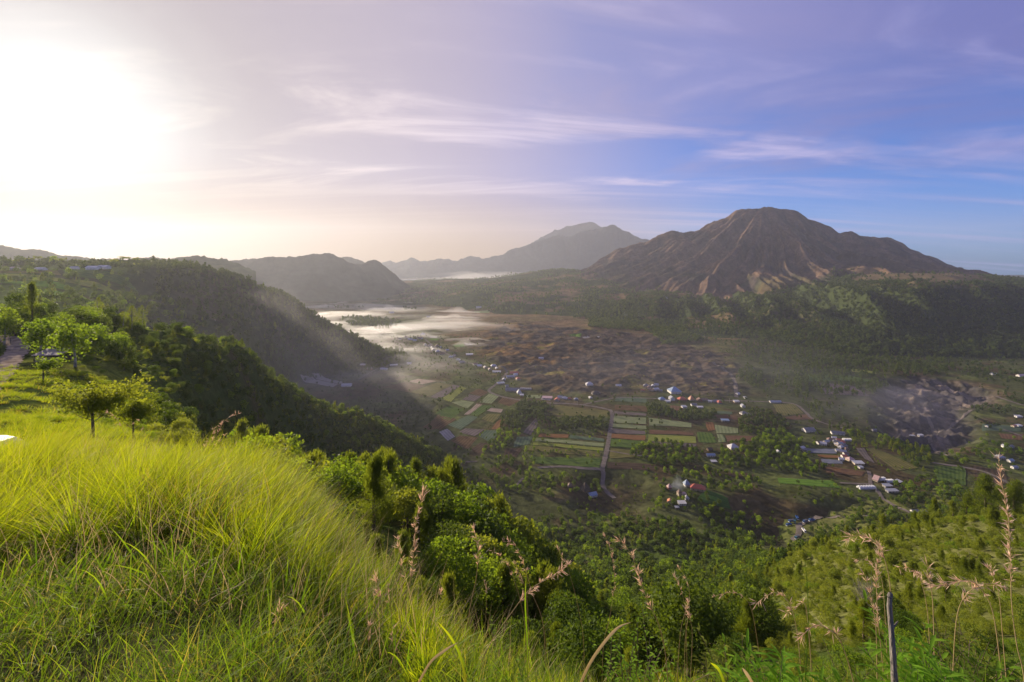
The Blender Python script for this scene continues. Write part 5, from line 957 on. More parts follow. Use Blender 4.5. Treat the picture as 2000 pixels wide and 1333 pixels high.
# ---- blue trucks parked on the dirt yard
M_BLUE = simple_mat('blue truck paint', (.03, .10, .30), .35); M_BLUE2 = simple_mat('blue green truck paint', (.03, .16, .22), .35); M_TYRE = simple_mat('tyre rubber', (.02, .02, .02)); M_STEEL = simple_mat('dark steel', (.08, .08, .085), .5)
def cyl(name, r, w_, mat, k=16):
    Vs, Fs = [], []; tube(Vs, Fs, [(-w_ / 2, 0, 0), (w_ / 2, 0, 0)], [r, r], k); V_ = np.concatenate(Vs); me = bpy.data.meshes.new(name); me.from_pydata(V_.tolist(), [], [tuple(f) for f in Fs] + [tuple(range(k))[::-1], tuple(range(k, 2 * k))]); me.materials.append(mat); return me
WHEEL = cyl('wheel', .48, .3, M_TYRE); HUB = cyl('hub', .2, .34, M_STEEL, 10)
def truck(u, v, rz, label, mat, load):
    c = G(u, v); t = thing('truck', label, 'truck', (c.x, c.y, c.z + .5), rz, 'blue trucks on the dirt yard'); CLEAR.append((c.x, c.y, 7))
    cab = link('cab', prism_y('cab', [(2.3, .7), (4.0, .7), (4.05, 1.6), (3.75, 2.75), (2.3, 2.8)], -1.05, 1.05, mat), t)
    link('windscreen', prism_y('windscreen', [(3.80, 2.62), (4.06, 1.68), (4.10, 1.70), (3.84, 2.64)], -.92, .92, M_GLASS), cab)
    for s in (-1, 1): link('side_window', bmesh_boxes('side_window', [(2.75, s * 1.05 - .02, 1.7, 3.7, s * 1.05 + .02, 2.45)], M_GLASS), cab)
    for s in (-1, 1): link('headlight', bmesh_boxes('headlight', [(4.03, s * .78 - .16, .95, 4.09, s * .78 + .16, 1.15)], M_WHITE), cab)
    link('bumper', bmesh_boxes('bumper', [(4.0, -1.05, .45, 4.18, 1.05, .72)], M_WHITE), t)
    link('chassis', bmesh_boxes('chassis', [(-3.2, -.5, .55, 3.9, .5, .8)], M_STEEL), t)
    link('cargo_bed', bmesh_boxes('cargo_bed', [(-3.3, -1.15, .85, 2.1, 1.15, 1.0), (-3.3, -1.15, 1.0, 2.1, -1.07, 2.1), (-3.3, 1.07, 1.0, 2.1, 1.15, 2.1), (2.02, -1.07, 1.0, 2.1, 1.07, 2.6), (-3.3, -1.07, 1.0, -3.22, 1.07, 2.1)], mat), t)
    for x in (-2.4, 3.0):
        for s in (-1, 1): wl = link('wheel', WHEEL, t, (x, s * 1.0, .48)); wl.rotation_euler.z = math.pi / 2; link('hub', HUB, wl)
    if load: link('canopy', prism_y('canopy', [(-3.3, 2.1), (2.0, 2.1), (2.0, 2.6), (-3.3, 2.6)], -1.1, 1.1, M_STEEL), t)
for u, v, rz, lab, m, ld in ((1541, 1012, 3.5, 'blue truck nearest the left edge of the dirt yard', M_BLUE, 0), (1546, 1005, 3.4, 'blue truck with dark canopy directly behind the leftmost truck', M_BLUE, 1), (1552, 1005, 4.2, 'blue truck right of the leftmost pair on the yard', M_BLUE2, 0),
    (1557, 999, 4.4, 'farthest blue truck with white bumper at the top of the yard', M_BLUE, 0), (1573, 1007, 3.6, 'dark blue truck in the middle by the bushes', M_BLUE, 1), (1586, 1003, 3.3, 'blue truck at the right where the track enters the yard', M_BLUE, 0),
    (1570, 1029, 4.5, 'small white fronted truck alone at the yard edge below the others', M_WHITE, 0), (1557, 1038, 3.7, 'teal blue truck lowest on the pale ground', M_BLUE2, 1)): truck(u, v, rz, lab, m, ld)
# smoke over the compound: a thin blue grey drift
# ---- weathered shelter by the dirt road
def shelter():
    b = P(104, 683, 116); z = zg1(b.x, b.y); t = thing('timber_shelter', 'weathered open timber shelter with pale plank roof below the dirt road', 'shelter', (b.x, b.y, z), .08)
    mw = simple_mat('weathered planks', (.30, .25, .21), .85, .3, 3); md = simple_mat('dark planks', (.09, .07, .06), .9, .3, 3); CLEAR.append((b.x, b.y, 4.5)); CLEAR.append((b.x * .96, b.y * .96, 4)); CLEAR.append((b.x * .93, b.y * .93, 3))
    link('roof', prism_y('roof', [(-2.2, 1.75), (2.0, 2.7), (2.0, 2.82), (-2.2, 1.87)], -3.2, 3.2, mw), t).rotation_euler.z = math.pi / 2
    link('back_wall', bmesh_boxes('back_wall', [(-3.0, 1.6, 0, 3.0, 1.7, 2.45)], md), t)
    for sx in (-2.9, 0, 2.9):
        for sy, hp in ((-1.8, 1.8), (1.75, 2.55)): link('post', bmesh_boxes('post', [(sx - .07, sy - .07, -.5, sx + .07, sy + .07, hp)], md), t)
    link('counter', bmesh_boxes('counter', [(-2.9, -1.7, .0, 2.9, -1.55, .75), (-2.9, -1.7, .75, 2.9, -1.1, .83)], mw), t); link('ridge_panel', bmesh_boxes('ridge_panel', [(-2.6, 2.1, 2.75, 2.7, 2.9, 3.15)], md), t)
shelter()
# ---- utility poles along the village lane
def pole(u, v, lab):
    c = G(u, v); t = thing('utility_pole', lab, 'utility pole', c, .3, 'utility poles in the village'); link('pole', bmesh_boxes('pole', [(-.14, -.14, -.5, .14, .14, 9.0)], MW['grey']), t); link('crossarm', bmesh_boxes('crossarm', [(-.9, -.08, 8.2, .9, .08, 8.35)], MW['wood']), t)
for u, v, lab in ((1295, 786, 'pale pole left of the white shed in the row under the hall'), (1331, 775, 'pole standing right beside the big round roofed hall'), (1359, 784, 'pole rising behind the orange gabled house'), (1312, 773, 'pole just below left of the big hall'),
    (1128, 793, 'pole by the lane below the lava hummocks'), (1425, 787, 'pole by the lane left of the little white hut'), (985, 745, 'pole inside the bend of the village road'), (1711, 962, 'pole beside the track at the greenhouses')): pole(u, v, lab)
# ---- person on the road: one continuous body
def person():
    p = hit(21, 674, 60, 200); CLEAR.append((p.x, p.y, 3)); CLEAR.append((p.x * .95, p.y * .95, 3)); t = thing('person', 'small figure in dark clothes standing on the dirt road at far left', 'person', (p.x, p.y, zg1(p.x, p.y) + .18), 2.6)
    md = simple_mat('dark clothing', (.03, .035, .06)); me = bpy.data.meshes.new('body')
    J = [(0, 0, .95), (0, 0, 1.2), (0, 0, 1.42), (0, .01, 1.52), (0, .03, 1.66), (.10, 0, .88), (.12, .03, .5), (.12, 0, .08), (.12, .14, .03), (-.10, 0, .88), (-.13, -.02, .5), (-.13, -.06, .08), (-.13, .08, .03),
         (.19, 0, 1.40), (.25, -.02, 1.12), (.24, .08, .88), (-.19, 0, 1.40), (-.26, -.02, 1.12), (-.22, .10, .9)]
    E = [(0, 1), (1, 2), (2, 3), (3, 4), (0, 5), (5, 6), (6, 7), (7, 8), (0, 9), (9, 10), (10, 11), (11, 12), (2, 13), (13, 14), (14, 15), (2, 16), (16, 17), (17, 18)]
    rr = [.15, .14, .15, .055, .105, .09, .06, .045, .04, .09, .06, .045, .04, .065, .045, .035, .065, .045, .035]
    me.from_pydata(J, E, []); me.materials.append(md); o = link('body', me, t); o.modifiers.new('s', 'SKIN')
    for i, r_ in enumerate(rr): me.skin_vertices[0].data[i].radius = (r_, r_)
    me.skin_vertices[0].data[0].use_root = True; o.modifiers.new('d', 'SUBSURF').levels = 1; o.modifiers['d'].render_levels = 1
    Vs, Fs = [], []; tube(Vs, Fs, [(0, .02, 1.60), (0, .02, 1.68), (0, .02, 1.74), (0, .02, 1.785)], [.112, .125, .10, .03], 10); link('hair', mesh_np('hair', np.concatenate(Vs), Fs, simple_mat('black hair', (.01, .01, .01))), t)
person()
# ---- white car half hidden by the grass at the left frame edge
def car():
    Y = min((abs(zg1((0 - 1000) / F * q, q) + 1.5 - P(0, 866, q).z), q) for q in np.arange(15, 30, .25))[1]; c = Vector(((34 - 1000) / F * Y - .95, Y, 0)); c.z = zg1(c.x, c.y) + .05;  t = thing('parked_car', 'white car half hidden behind the bright grass at the left frame edge', 'car', c, -.08); mp = simple_mat('white car paint', (.50, .50, .53), .5, .08); CLEAR.append((c.x, c.y, 3.2))
    prof = [(-2.1, .35), (2.1, .35), (2.15, .62), (2.0, .82), (1.1, .95), (-1.9, .98), (-2.12, .7)]
    bd = bpy.data.meshes.new('body'); n = len(prof); V_ = []
    for y, k in ((-.85, .97), (-.80, 1), (.80, 1), (.85, .97)): V_ += [(x * k, y, .35 + (z - .35) * (1 if abs(y) < .83 else .94)) for x, z in prof]
    Fc = [tuple(range(n))[::-1], tuple(range(3 * n, 4 * n))] + [(r * n + i, r * n + (i + 1) % n, (r + 1) * n + (i + 1) % n, (r + 1) * n + i) for r in range(3) for i in range(n)]
    bd.from_pydata(V_, [], Fc); bd.materials.append(mp); link('body', bd, t)
    link('roof', prism_y('roof', [(-1.6, 1.36), (-1.0, 1.46), (-.4, 1.48), (.0, 1.44), (.35, 1.33), (.95, 1.0), (1.06, .99), (.42, 1.38), (.05, 1.50), (-.4, 1.55), (-1.0, 1.53), (-1.65, 1.42)], -.68, .68, mp), t)
    link('windows', prism_y('windows', [(-1.75, .96), (1.0, .94), (.12, 1.46), (-.6, 1.48), (-1.5, 1.40)], -.70, .70, M_GLASS), t)
    for x in (-.75, .15): 
        for s in (-1, 1): link('pillar', bmesh_boxes('pillar', [(x - .04, s * .70 - .02, .95, x + .04, s * .70 + .02, 1.46)], mp), t)
    for x in (-1.35, 1.35):
        for s in (-1, 1): wl = link('wheel', cyl('wheel', .31, .2, M_TYRE), t, (x, s * .76, .31)); wl.rotation_euler.z = math.pi / 2; link('rim', cyl('rim', .18, .22, M_STEEL, 12), wl)
    for s in (-1, 1): link('headlight', bmesh_boxes('headlight', [(2.02, s * .62 - .16, .62, 2.13, s * .62 + .16, .76)], M_GLASS), t)
    link('wiper', bmesh_boxes('wiper', [(.9, -.45, 1.03, .96, .45, 1.06)], M_TYRE), t)
car()
# ---------------------------------------------------------------- turn the points into single trees (the largest in view) and the far-off rest
TX, TY, TK, TH, TW = map(np.concatenate, (P_X, P_Y, P_K, P_H, P_W))
keep = TH > .4
for (ax, ay, ar) in CLEAR:                      # no growth on houses, roads and cars
    keep &= np.hypot(TX - ax, TY - ay) > ar
TX, TY, TK, TH, TW = (a[keep] for a in (TX, TY, TK, TH, TW))
TZ = zg(TX, TY); near_v = visible(TX, TY, TZ + TH * .8)
U_ = 1000 + F * TX / TY; V_ = VH + F * (EYE - TZ) / TY; SZ = TH / TY * F
keep = near_v | (TY > 350); TX, TY, TK, TH, TW, TZ, near_v, U_, V_, SZ = (a[keep] for a in (TX, TY, TK, TH, TW, TZ, near_v, U_, V_, SZ))
lodi = np.where(TY < 60, 0, np.where(TY < 230, 1, np.where(TY < 800, 2, 3)))
lodn = ['hi', 'mid', 'low', 'far']; single = np.zeros(len(TX), bool)
inframe = near_v & (U_ > 5) & (U_ < 1995) & (V_ - SZ * .6 < 1325) & (V_ - SZ * .5 > 480)
TREEK = ~np.isin(TK, [K['shrub'], K['green_shrub']])
for sel, cnt in ((inframe & TREEK, 240), (inframe & ~TREEK, 70)):
    ids = np.nonzero(sel)[0]; ids = ids[np.argsort(-SZ[ids])][:cnt]; single[ids] = True
vt = np.nonzero(inframe & TREEK & (TY > 500) & ((TK == K['litround']) | (TK == K['round'])) & ~single)[0]; single[vt[np.argsort(-SZ[vt])][:24]] = True
for kq in range(len(KI)):                        # make sure each sort used by the scatter stands somewhere as a thing of its own
    for lq in range(4):
        c = np.nonzero(inframe & (TK == kq) & (lodi == lq) & ~single)[0]
        if ((TK == kq) & (lodi == lq)).any():
            c = c[np.argsort(-SZ[c])][:2] if len(c) else np.nonzero((TK == kq) & (lodi == lq))[0][:1]; single[c] = True
ids = np.nonzero(single)[0]; recs = [dict(kind=KI[TK[i]], u=U_[i], v=V_[i] - SZ[i] * .5) for i in ids]
PH.update(roundolive='olive green tree', pine='young pine'); labs = describe(recs, PH)
for i, lb in zip(ids, labs):
    kd = KI[TK[i]]; add_tree(kd, lodn[lodi[i]], float(TX[i]), float(TY[i]), float(TH[i]), float(i % 63) * .1, lb, .9 + .3 * ((i * 37) % 10) / 10,
             ('shrubs and bushes on the near slopes' if 'shrub' in kd else 'trees standing on the slopes and between the fields'), var=int(i % 3))
def src_for(kq, lq):
    kd, ln = KI[kq], lodn[lq]; return [(kd, ln, v) for v in range(3) if (kd, ln, v) in first]
def emit(name, mask):
    m = mask & ~single; keys = sorted({(TK[i], lodi[i]) for i in np.nonzero(m)[0]}); srcs, cand = [], {}
    for kq, lq in keys:
        s = src_for(kq, lq); cand[(kq, lq)] = []
        for q in s: cand[(kq, lq)].append(len(srcs)); srcs.append(first[q])
    ii = np.nonzero(m)[0]; idx = np.array([cand[(TK[i], lodi[i])][i % len(cand[(TK[i], lodi[i])])] for i in ii])
    kh = np.array([KIND[KI[k]][1] for k in TK[ii]]); pts = np.stack([TX[ii], TY[ii], TZ[ii] - .02 * TH[ii]], 1)
    return scatter(name, pts, srcs, idx, TH[ii] / kh, rg.random(len(ii)) * 6.283)
sh = ~TREEK
emit('undergrowth', sh & (TY < 700)); emit('woodland', ~sh & (TY < 700) & (TZ > 12)); emit('valley_growth', ((TY >= 380) & (TZ <= 12) & (TY < 2200)) & ~((TY < 700) & sh) )
emit('forest', ((TY >= 700) & (TZ > 12)) | (TY >= 2200))
# ---------------------------------------------------------------- foreground grass
def grass_mat(name, base, mid, tip, dry, tl=.55, tmul=(1.9, 1.75, .6)):
    m, n, l = mat_new(name); b = n['Principled BSDF']; b.inputs['Roughness'].default_value = .6; b.inputs['Specular IOR Level'].default_value = .12
    a1 = n.new('ShaderNodeAttribute'); a1.attribute_name = 'tip'; a2 = n.new('ShaderNodeAttribute'); a2.attribute_name = 'tint'
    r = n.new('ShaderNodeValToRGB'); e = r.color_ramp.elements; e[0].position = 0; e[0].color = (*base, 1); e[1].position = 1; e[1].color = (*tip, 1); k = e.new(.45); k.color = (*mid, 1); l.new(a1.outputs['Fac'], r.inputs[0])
    mr = n.new('ShaderNodeMapRange'); mr.inputs[1].default_value = .80; mr.inputs[2].default_value = .93; l.new(a2.outputs['Fac'], mr.inputs[0])
    mx = n.new('ShaderNodeMix'); mx.data_type = 'RGBA'; mx.inputs[7].default_value = (*dry, 1); l.new(mr.outputs[0], mx.inputs[0]); l.new(r.outputs[0], mx.inputs[6])
    hs = n.new('ShaderNodeHueSaturation'); h = n.new('ShaderNodeMapRange'); h.inputs[3].default_value = .485; h.inputs[4].default_value = .525; l.new(a2.outputs['Fac'], h.inputs[0]); l.new(h.outputs[0], hs.inputs['Hue'])
    vv = n.new('ShaderNodeMapRange'); vv.inputs[2].default_value = .8; vv.inputs[3].default_value = 1.2; vv.inputs[4].default_value = .75; l.new(a2.outputs['Fac'], vv.inputs[0]); l.new(vv.outputs[0], hs.inputs['Value']); l.new(mx.outputs[2], hs.inputs['Color'])
    l.new(hs.outputs[0], b.inputs['Base Color']); tr = n.new('ShaderNodeBsdfTranslucent'); mm = n.new('ShaderNodeMix'); mm.data_type = 'RGBA'; mm.blend_type = 'MULTIPLY'; mm.inputs[0].default_value = 1; l.new(hs.outputs[0], mm.inputs[6]); mm.inputs[7].default_value = (*tmul, 1); l.new(mm.outputs[2], tr.inputs[0])
    ms = n.new('ShaderNodeMixShader'); ms.inputs[0].default_value = tl; l.new(b.outputs[0], ms.inputs[1]); l.new(tr.outputs[0], ms.inputs[2]); l.new(ms.outputs[0], n['Material Output'].inputs[0]); return m
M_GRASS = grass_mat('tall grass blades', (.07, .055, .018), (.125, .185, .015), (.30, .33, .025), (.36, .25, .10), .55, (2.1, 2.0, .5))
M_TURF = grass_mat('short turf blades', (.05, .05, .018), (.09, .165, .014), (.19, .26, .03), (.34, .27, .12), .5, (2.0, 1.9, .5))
M_STRAW = grass_mat('dry straw', (.36, .27, .13), (.46, .36, .19), (.52, .42, .25), (.42, .34, .22), .35, (1.2, 1.1, .9))
M_SEED = grass_mat('pinkish brown seed spikes', (.52, .35, .21), (.66, .47, .32), (.80, .62, .46), (.6, .45, .32), .4, (1.15, 1.0, .9))
def blades(base, az, lean, curl, length, width, segs=5, seed=0, wind=(.25, .0)):
    """arching blades: arrays in, vertices, faces, tip attribute, index of blade out"""
    n = len(base); rng = np.random.default_rng(seed); s = np.linspace(0, 1, segs + 1); rows = []; p = base.copy(); face = az + math.pi / 2 + rng.normal(size=n) * .9; wv = np.stack([np.cos(face), np.sin(face), np.zeros(n)], 1)
    for k in range(segs + 1):
        th = lean + curl * s[k] ** 1.5; d = np.stack([np.sin(th) * np.cos(az) + wind[0] * s[k], np.sin(th) * np.sin(az) + wind[1] * s[k], np.cos(th)], 1); d /= np.linalg.norm(d, axis=1, keepdims=True)
        if k: p = p + d * (length / segs)[:, None]
        w_ = width * (1 - s[k] ** 2.2) * (.6 + .4 * min(1, s[k] * 4)) + 1e-4; rows.append(np.stack([p - wv * w_[:, None] / 2, p + wv * w_[:, None] / 2], 1))
    V_ = np.stack(rows, 1).reshape(n, (segs + 1) * 2, 3); q = np.array([(2 * k, 2 * k + 1, 2 * k + 3, 2 * k + 2) for k in range(segs)]); Fc = (q[None] + (np.arange(n) * (segs + 1) * 2)[:, None, None]).reshape(-1, 4)
    return V_.reshape(-1, 3), Fc, np.tile(np.repeat(s, 2), n), np.repeat(np.arange(n), (segs + 1) * 2)
def grass_obj(name, mat, base, az, lean, curl, length, width, tint, segs=5, seed=1, wind=(.25, 0)):
    V_, Fc, tp, ix = blades(base, az, lean, curl, length, width, segs, seed, wind); return link(name, mesh_np(name, V_, Fc, mat, {'tip': tp, 'tint': tint[ix]}, smooth=True), kind='stuff')
gr = np.random.default_rng(9)
def tussocks(u0, u1, Y0, Y1, sp, per, L0, wd, prob):
    x, y, u = spread_pts(u0, u1, Y0, Y1, sp, gr); k = gr.random(len(x)) < prob(x, y, u); x, y = x[k], y[k]; n = len(x); m = (per * (.6 + .8 * gr.random(n))).astype(int); ii = np.repeat(np.arange(n), m); N_ = len(ii)
    ang = gr.random(N_) * 6.283; rad = gr.random(N_) ** .7 * sp * .42; bx = x[ii] + np.cos(ang) * rad; by = y[ii] + np.sin(ang) * rad; bz = zg(bx, by) - .03
    ts = (.60 + .72 * gr.random(n))[ii] * (1 + .18 * fbm(x, y, 2.5, 2, 71))[ii]; az = ang + gr.normal(size=N_) * .7; lean = np.abs(gr.normal(size=N_)) * .16 + rad / (sp * .42) * .38; ln = L0 * np.interp(by, [2.5, 3.3, 4.3, 6.2], [.38, .50, .78, 1.0]) * np.interp(1000 + F * bx / by, [540, 720, 800], [1, .55, .5]) * ts * (.55 + .55 * gr.random(N_) ** .6)
    curl = .35 + .9 * gr.random(N_) ** 1.6; tint = np.clip(gr.random(n)[ii] ** 2 * .42 + gr.random(N_) * .68, 0, 1); return np.stack([bx, by, bz], 1), az, lean, curl, ln, wd * (.6 + .8 * gr.random(N_)), tint
edge_u = lambda y: np.interp(y, [2, 4.5, 5.5, 7, 9, 12, 15, 20], [1500, 1330, 1060, 830, 730, 640, 520, 420])
gp = lambda x, y, u: np.where((u < 48) & (y > 9.6), .04, 1) * (u < edge_u(y) + 90 * fbm(x, y, 1.3, 2, 3)) * (.5 + .5 * (fbm(x, y, .9, 2, 13) > -.15)) * np.where((y < 4.55 + .45 * fbm(x, y, 1.2, 2, 8)) & (u < 760), .05, 1.0)
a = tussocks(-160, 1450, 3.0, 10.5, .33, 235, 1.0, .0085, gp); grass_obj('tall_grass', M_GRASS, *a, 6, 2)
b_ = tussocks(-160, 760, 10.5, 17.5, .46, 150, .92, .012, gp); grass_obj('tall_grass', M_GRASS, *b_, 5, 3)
c_ = tussocks(-160, 520, 17.5, 48, .85, 95, .75, .022, lambda x, y, u: (u < np.interp(y, [17, 30, 48], [430, 400, 330])) * (.35 + .65 * (fbm(x, y, 7, 2, 5) > -.12)) * np.where((u < 60) & (y > 13) & (y < 30), .10, 1)); grass_obj('hill_grass', M_GRASS, *c_, 4, 4)
d_ = tussocks(-160, 300, 48, 105, 1.5, 60, .8, .045, lambda x, y, u: .8 * (fbm(x, y, 12, 2, 6) > -.1)); grass_obj('hill_grass', M_GRASS, *d_, 3, 5)
e_ = tussocks(1350, 2150, 8, 34, .8, 55, .62, .016, lambda x, y, u: .55 + 0 * x); grass_obj('slope_grass', M_TURF, *e_, 4, 6)
# coarser broad leaves and dead flower stems mixed through the mound
def mixed(cnt, Y0, Y1, u1, L0, L1, w0, w1, mat, name, seed, lean):
    x, y, u = spread_pts(-160, u1, Y0, Y1, .12, gr); k = gr.permutation(len(x)); k = k[(u[k] < edge_u(y[k]))][:cnt]; x, y = x[k], y[k]; n = len(x)
    grass_obj(name, mat, np.stack([x, y, zg(x, y) - .02], 1), gr.random(n) * 6.283, lean * gr.random(n), .2 + .7 * gr.random(n), (L0 + (L1 - L0) * gr.random(n)) * np.interp(y, [3, 6], [.55, 1]), w0 + (w1 - w0) * gr.random(n), gr.random(n) * .8, 6, seed, (.12, 0))
mixed(5200, 3.4, 13, 1100, .5, 1.0, .010, .019, M_TURF, 'broad_grass', 31, .6); mixed(3800, 3.6, 15, 1000, .8, 1.35, .003, .005, M_STRAW, 'dry_stems', 32, .35); mixed(2600, 3.4, 9, 1300, .4, .9, .005, .010, M_STRAW, 'dead_leaves', 33, 1.1)
# short turf right in front
x, y, u = spread_pts(-160, 2150, 1.9, 6.2, .021, gr); k = gr.random(len(x)) < np.where(u < 1300, .62 + .3 * fbm(x, y, .6, 2, 2), .16 + .12 * fbm(x, y, .5, 2, 6)); x, y = x[k], y[k]; n = len(x)
grass_obj('turf', M_TURF, np.stack([x, y, zg(x, y) - .02], 1), gr.random(n) * 6.283, .15 + .5 * gr.random(n), .3 + 1.0 * gr.random(n), (.14 + .34 * gr.random(n) ** 1.6) * (1 + .7 * fbm(x, y, .8, 2, 4)), .0035 + .003 * gr.random(n), gr.random(n), 4, 7)
# loose dry stems lying over the dark gap under the mound
n = 420; x, y, u = spread_pts(60, 700, 4.2, 5.8, .12, gr); x, y = x[:n * 3], y[:n * 3]; k = gr.random(len(x)) < .5; x, y = x[k], y[k]; n = len(x)
grass_obj('dry_litter', M_STRAW, np.stack([x, y, zg(x, y) + .04], 1), gr.random(n) * 6.283, .7 + .6 * gr.random(n), .5 + .8 * gr.random(n), .3 + .6 * gr.random(n), .003 + .003 * gr.random(n), gr.random(n), 5, 8)
x, y, u = spread_pts(380, 760, 8, 17, .16, gr); k = (np.abs(u - edge_u(y) + 40) < 75) & (gr.random(len(x)) < .55); x, y = x[k], y[k]; n = len(x)
grass_obj('dry_grass', M_STRAW, np.stack([x, y, zg(x, y)], 1), gr.normal(size=n) * .8, .2 + .4 * gr.random(n), .4 + .8 * gr.random(n), .7 + .5 * gr.random(n), .005 + .004 * gr.random(n), gr.random(n), 5, 9)
# ---- seed-headed grass stalks, each its own thing
def stalk(pts, Y, label, heads=(0, .35), green=False, fat=1.0, dY=0.0, group='seed-headed grass stalks in the foreground'):
    """pts: picture points from the tip down; heads: share of the stem that carries spikes"""
    W_ = [P(u, v, Y + dY * i / (len(pts) - 1)) for i, (u, v) in enumerate(pts)]; e = W_[-1]; gz = zg1(e.x, e.y)
    if e.z > gz: W_.append(Vector((e.x + (e.x - W_[-2].x) * .3, e.y, gz - .05)))
    c = []                                               # smooth the stem
    for i in range(len(W_) - 1):
        p0, p1, p2, p3 = W_[max(i - 1, 0)], W_[i], W_[i + 1], W_[min(i + 2, len(W_) - 1)]
        for k in range(7): t = k / 7; c.append(.5 * ((2 * p1) + (p2 - p0) * t + (2 * p0 - 5 * p1 + 4 * p2 - p3) * t * t + (3 * p1 - p0 - 3 * p2 + p3) * t ** 3))
    c.append(W_[-1]); C_ = np.array(c); base = C_[-1].copy(); base[2] = zg1(base[0], base[1]); C_ = C_ - base; t = thing('grass_stalk', label, 'grass stalk', tuple(base), 0, group)
    k = Y / 4.0; Vs, Fs = [], []; r = .0027 * max(k, .8) * fat; tube(Vs, Fs, C_, np.linspace(r * .45, r * 1.2, len(C_)), 5); V_ = np.concatenate(Vs)
    link('stem', mesh_np('stem', V_, Fs, M_TURF if green else M_STRAW, {'tip': np.full(len(V_), .5), 'tint': np.full(len(V_), .5)}), t)
    if heads:
        L_ = np.linalg.norm(np.diff(C_, axis=0), axis=1); cs = np.concatenate([[0], np.cumsum(L_)]); tot = sum(np.linalg.norm(np.array(W_[i]) - np.array(W_[i + 1])) for i in range(len(pts) - 1)); hv, hf, off = [], [], 0; s0, s1 = heads
        nn = max(3, int((s1 - s0) * tot / (.055 * max(k, .7)))); rg_ = np.random.default_rng(int(pts[0][0] * 7 + pts[0][1])); B, D_ = [], []
        for j in range(nn):
            s = (s0 + (s1 - s0) * (j + rg_.random() * .5) / nn) * tot; p = np.array([np.interp(s, cs, C_[:, a]) for a in range(3)]); q = np.array([np.interp(max(s - .03, 0), cs, C_[:, a]) for a in range(3)]); d = q - p; d /= np.linalg.norm(d) + 1e-6
            side = rand_dirs(1, rg_)[0]; m_ = rg_.integers(6, 16); L2 = .044 * k * (.7 + .6 * rg_.random()) * fat
            for _ in range(m_):
                dd = d * .8 + side * .45 + rand_dirs(1, rg_)[0] * .75; dd /= np.linalg.norm(dd); B.append(p + side * .010 * k * rg_.random() + d * rg_.normal() * .008 * k); D_.append(dd * L2 * (.6 + .8 * rg_.random()))
        B, D_ = np.array(B), np.array(D_); sd_ = np.cross(D_, rand_dirs(len(B), rg_)); sd_ /= np.linalg.norm(sd_, axis=1, keepdims=True); wq = sd_ * (.0025 * k * fat)
        V2 = np.stack([B, B + D_ * .45 + wq, B + D_, B + D_ * .45 - wq], 1).reshape(-1, 3); link('seed_head', mesh_np('seed_head', V2, np.arange(len(V2)).reshape(-1, 4), M_SEED, {'tip': np.tile([0, .5, 1, .5], len(B)), 'tint': np.repeat(rg_.random(len(B)) * .8, 4)}, smooth=False), t)
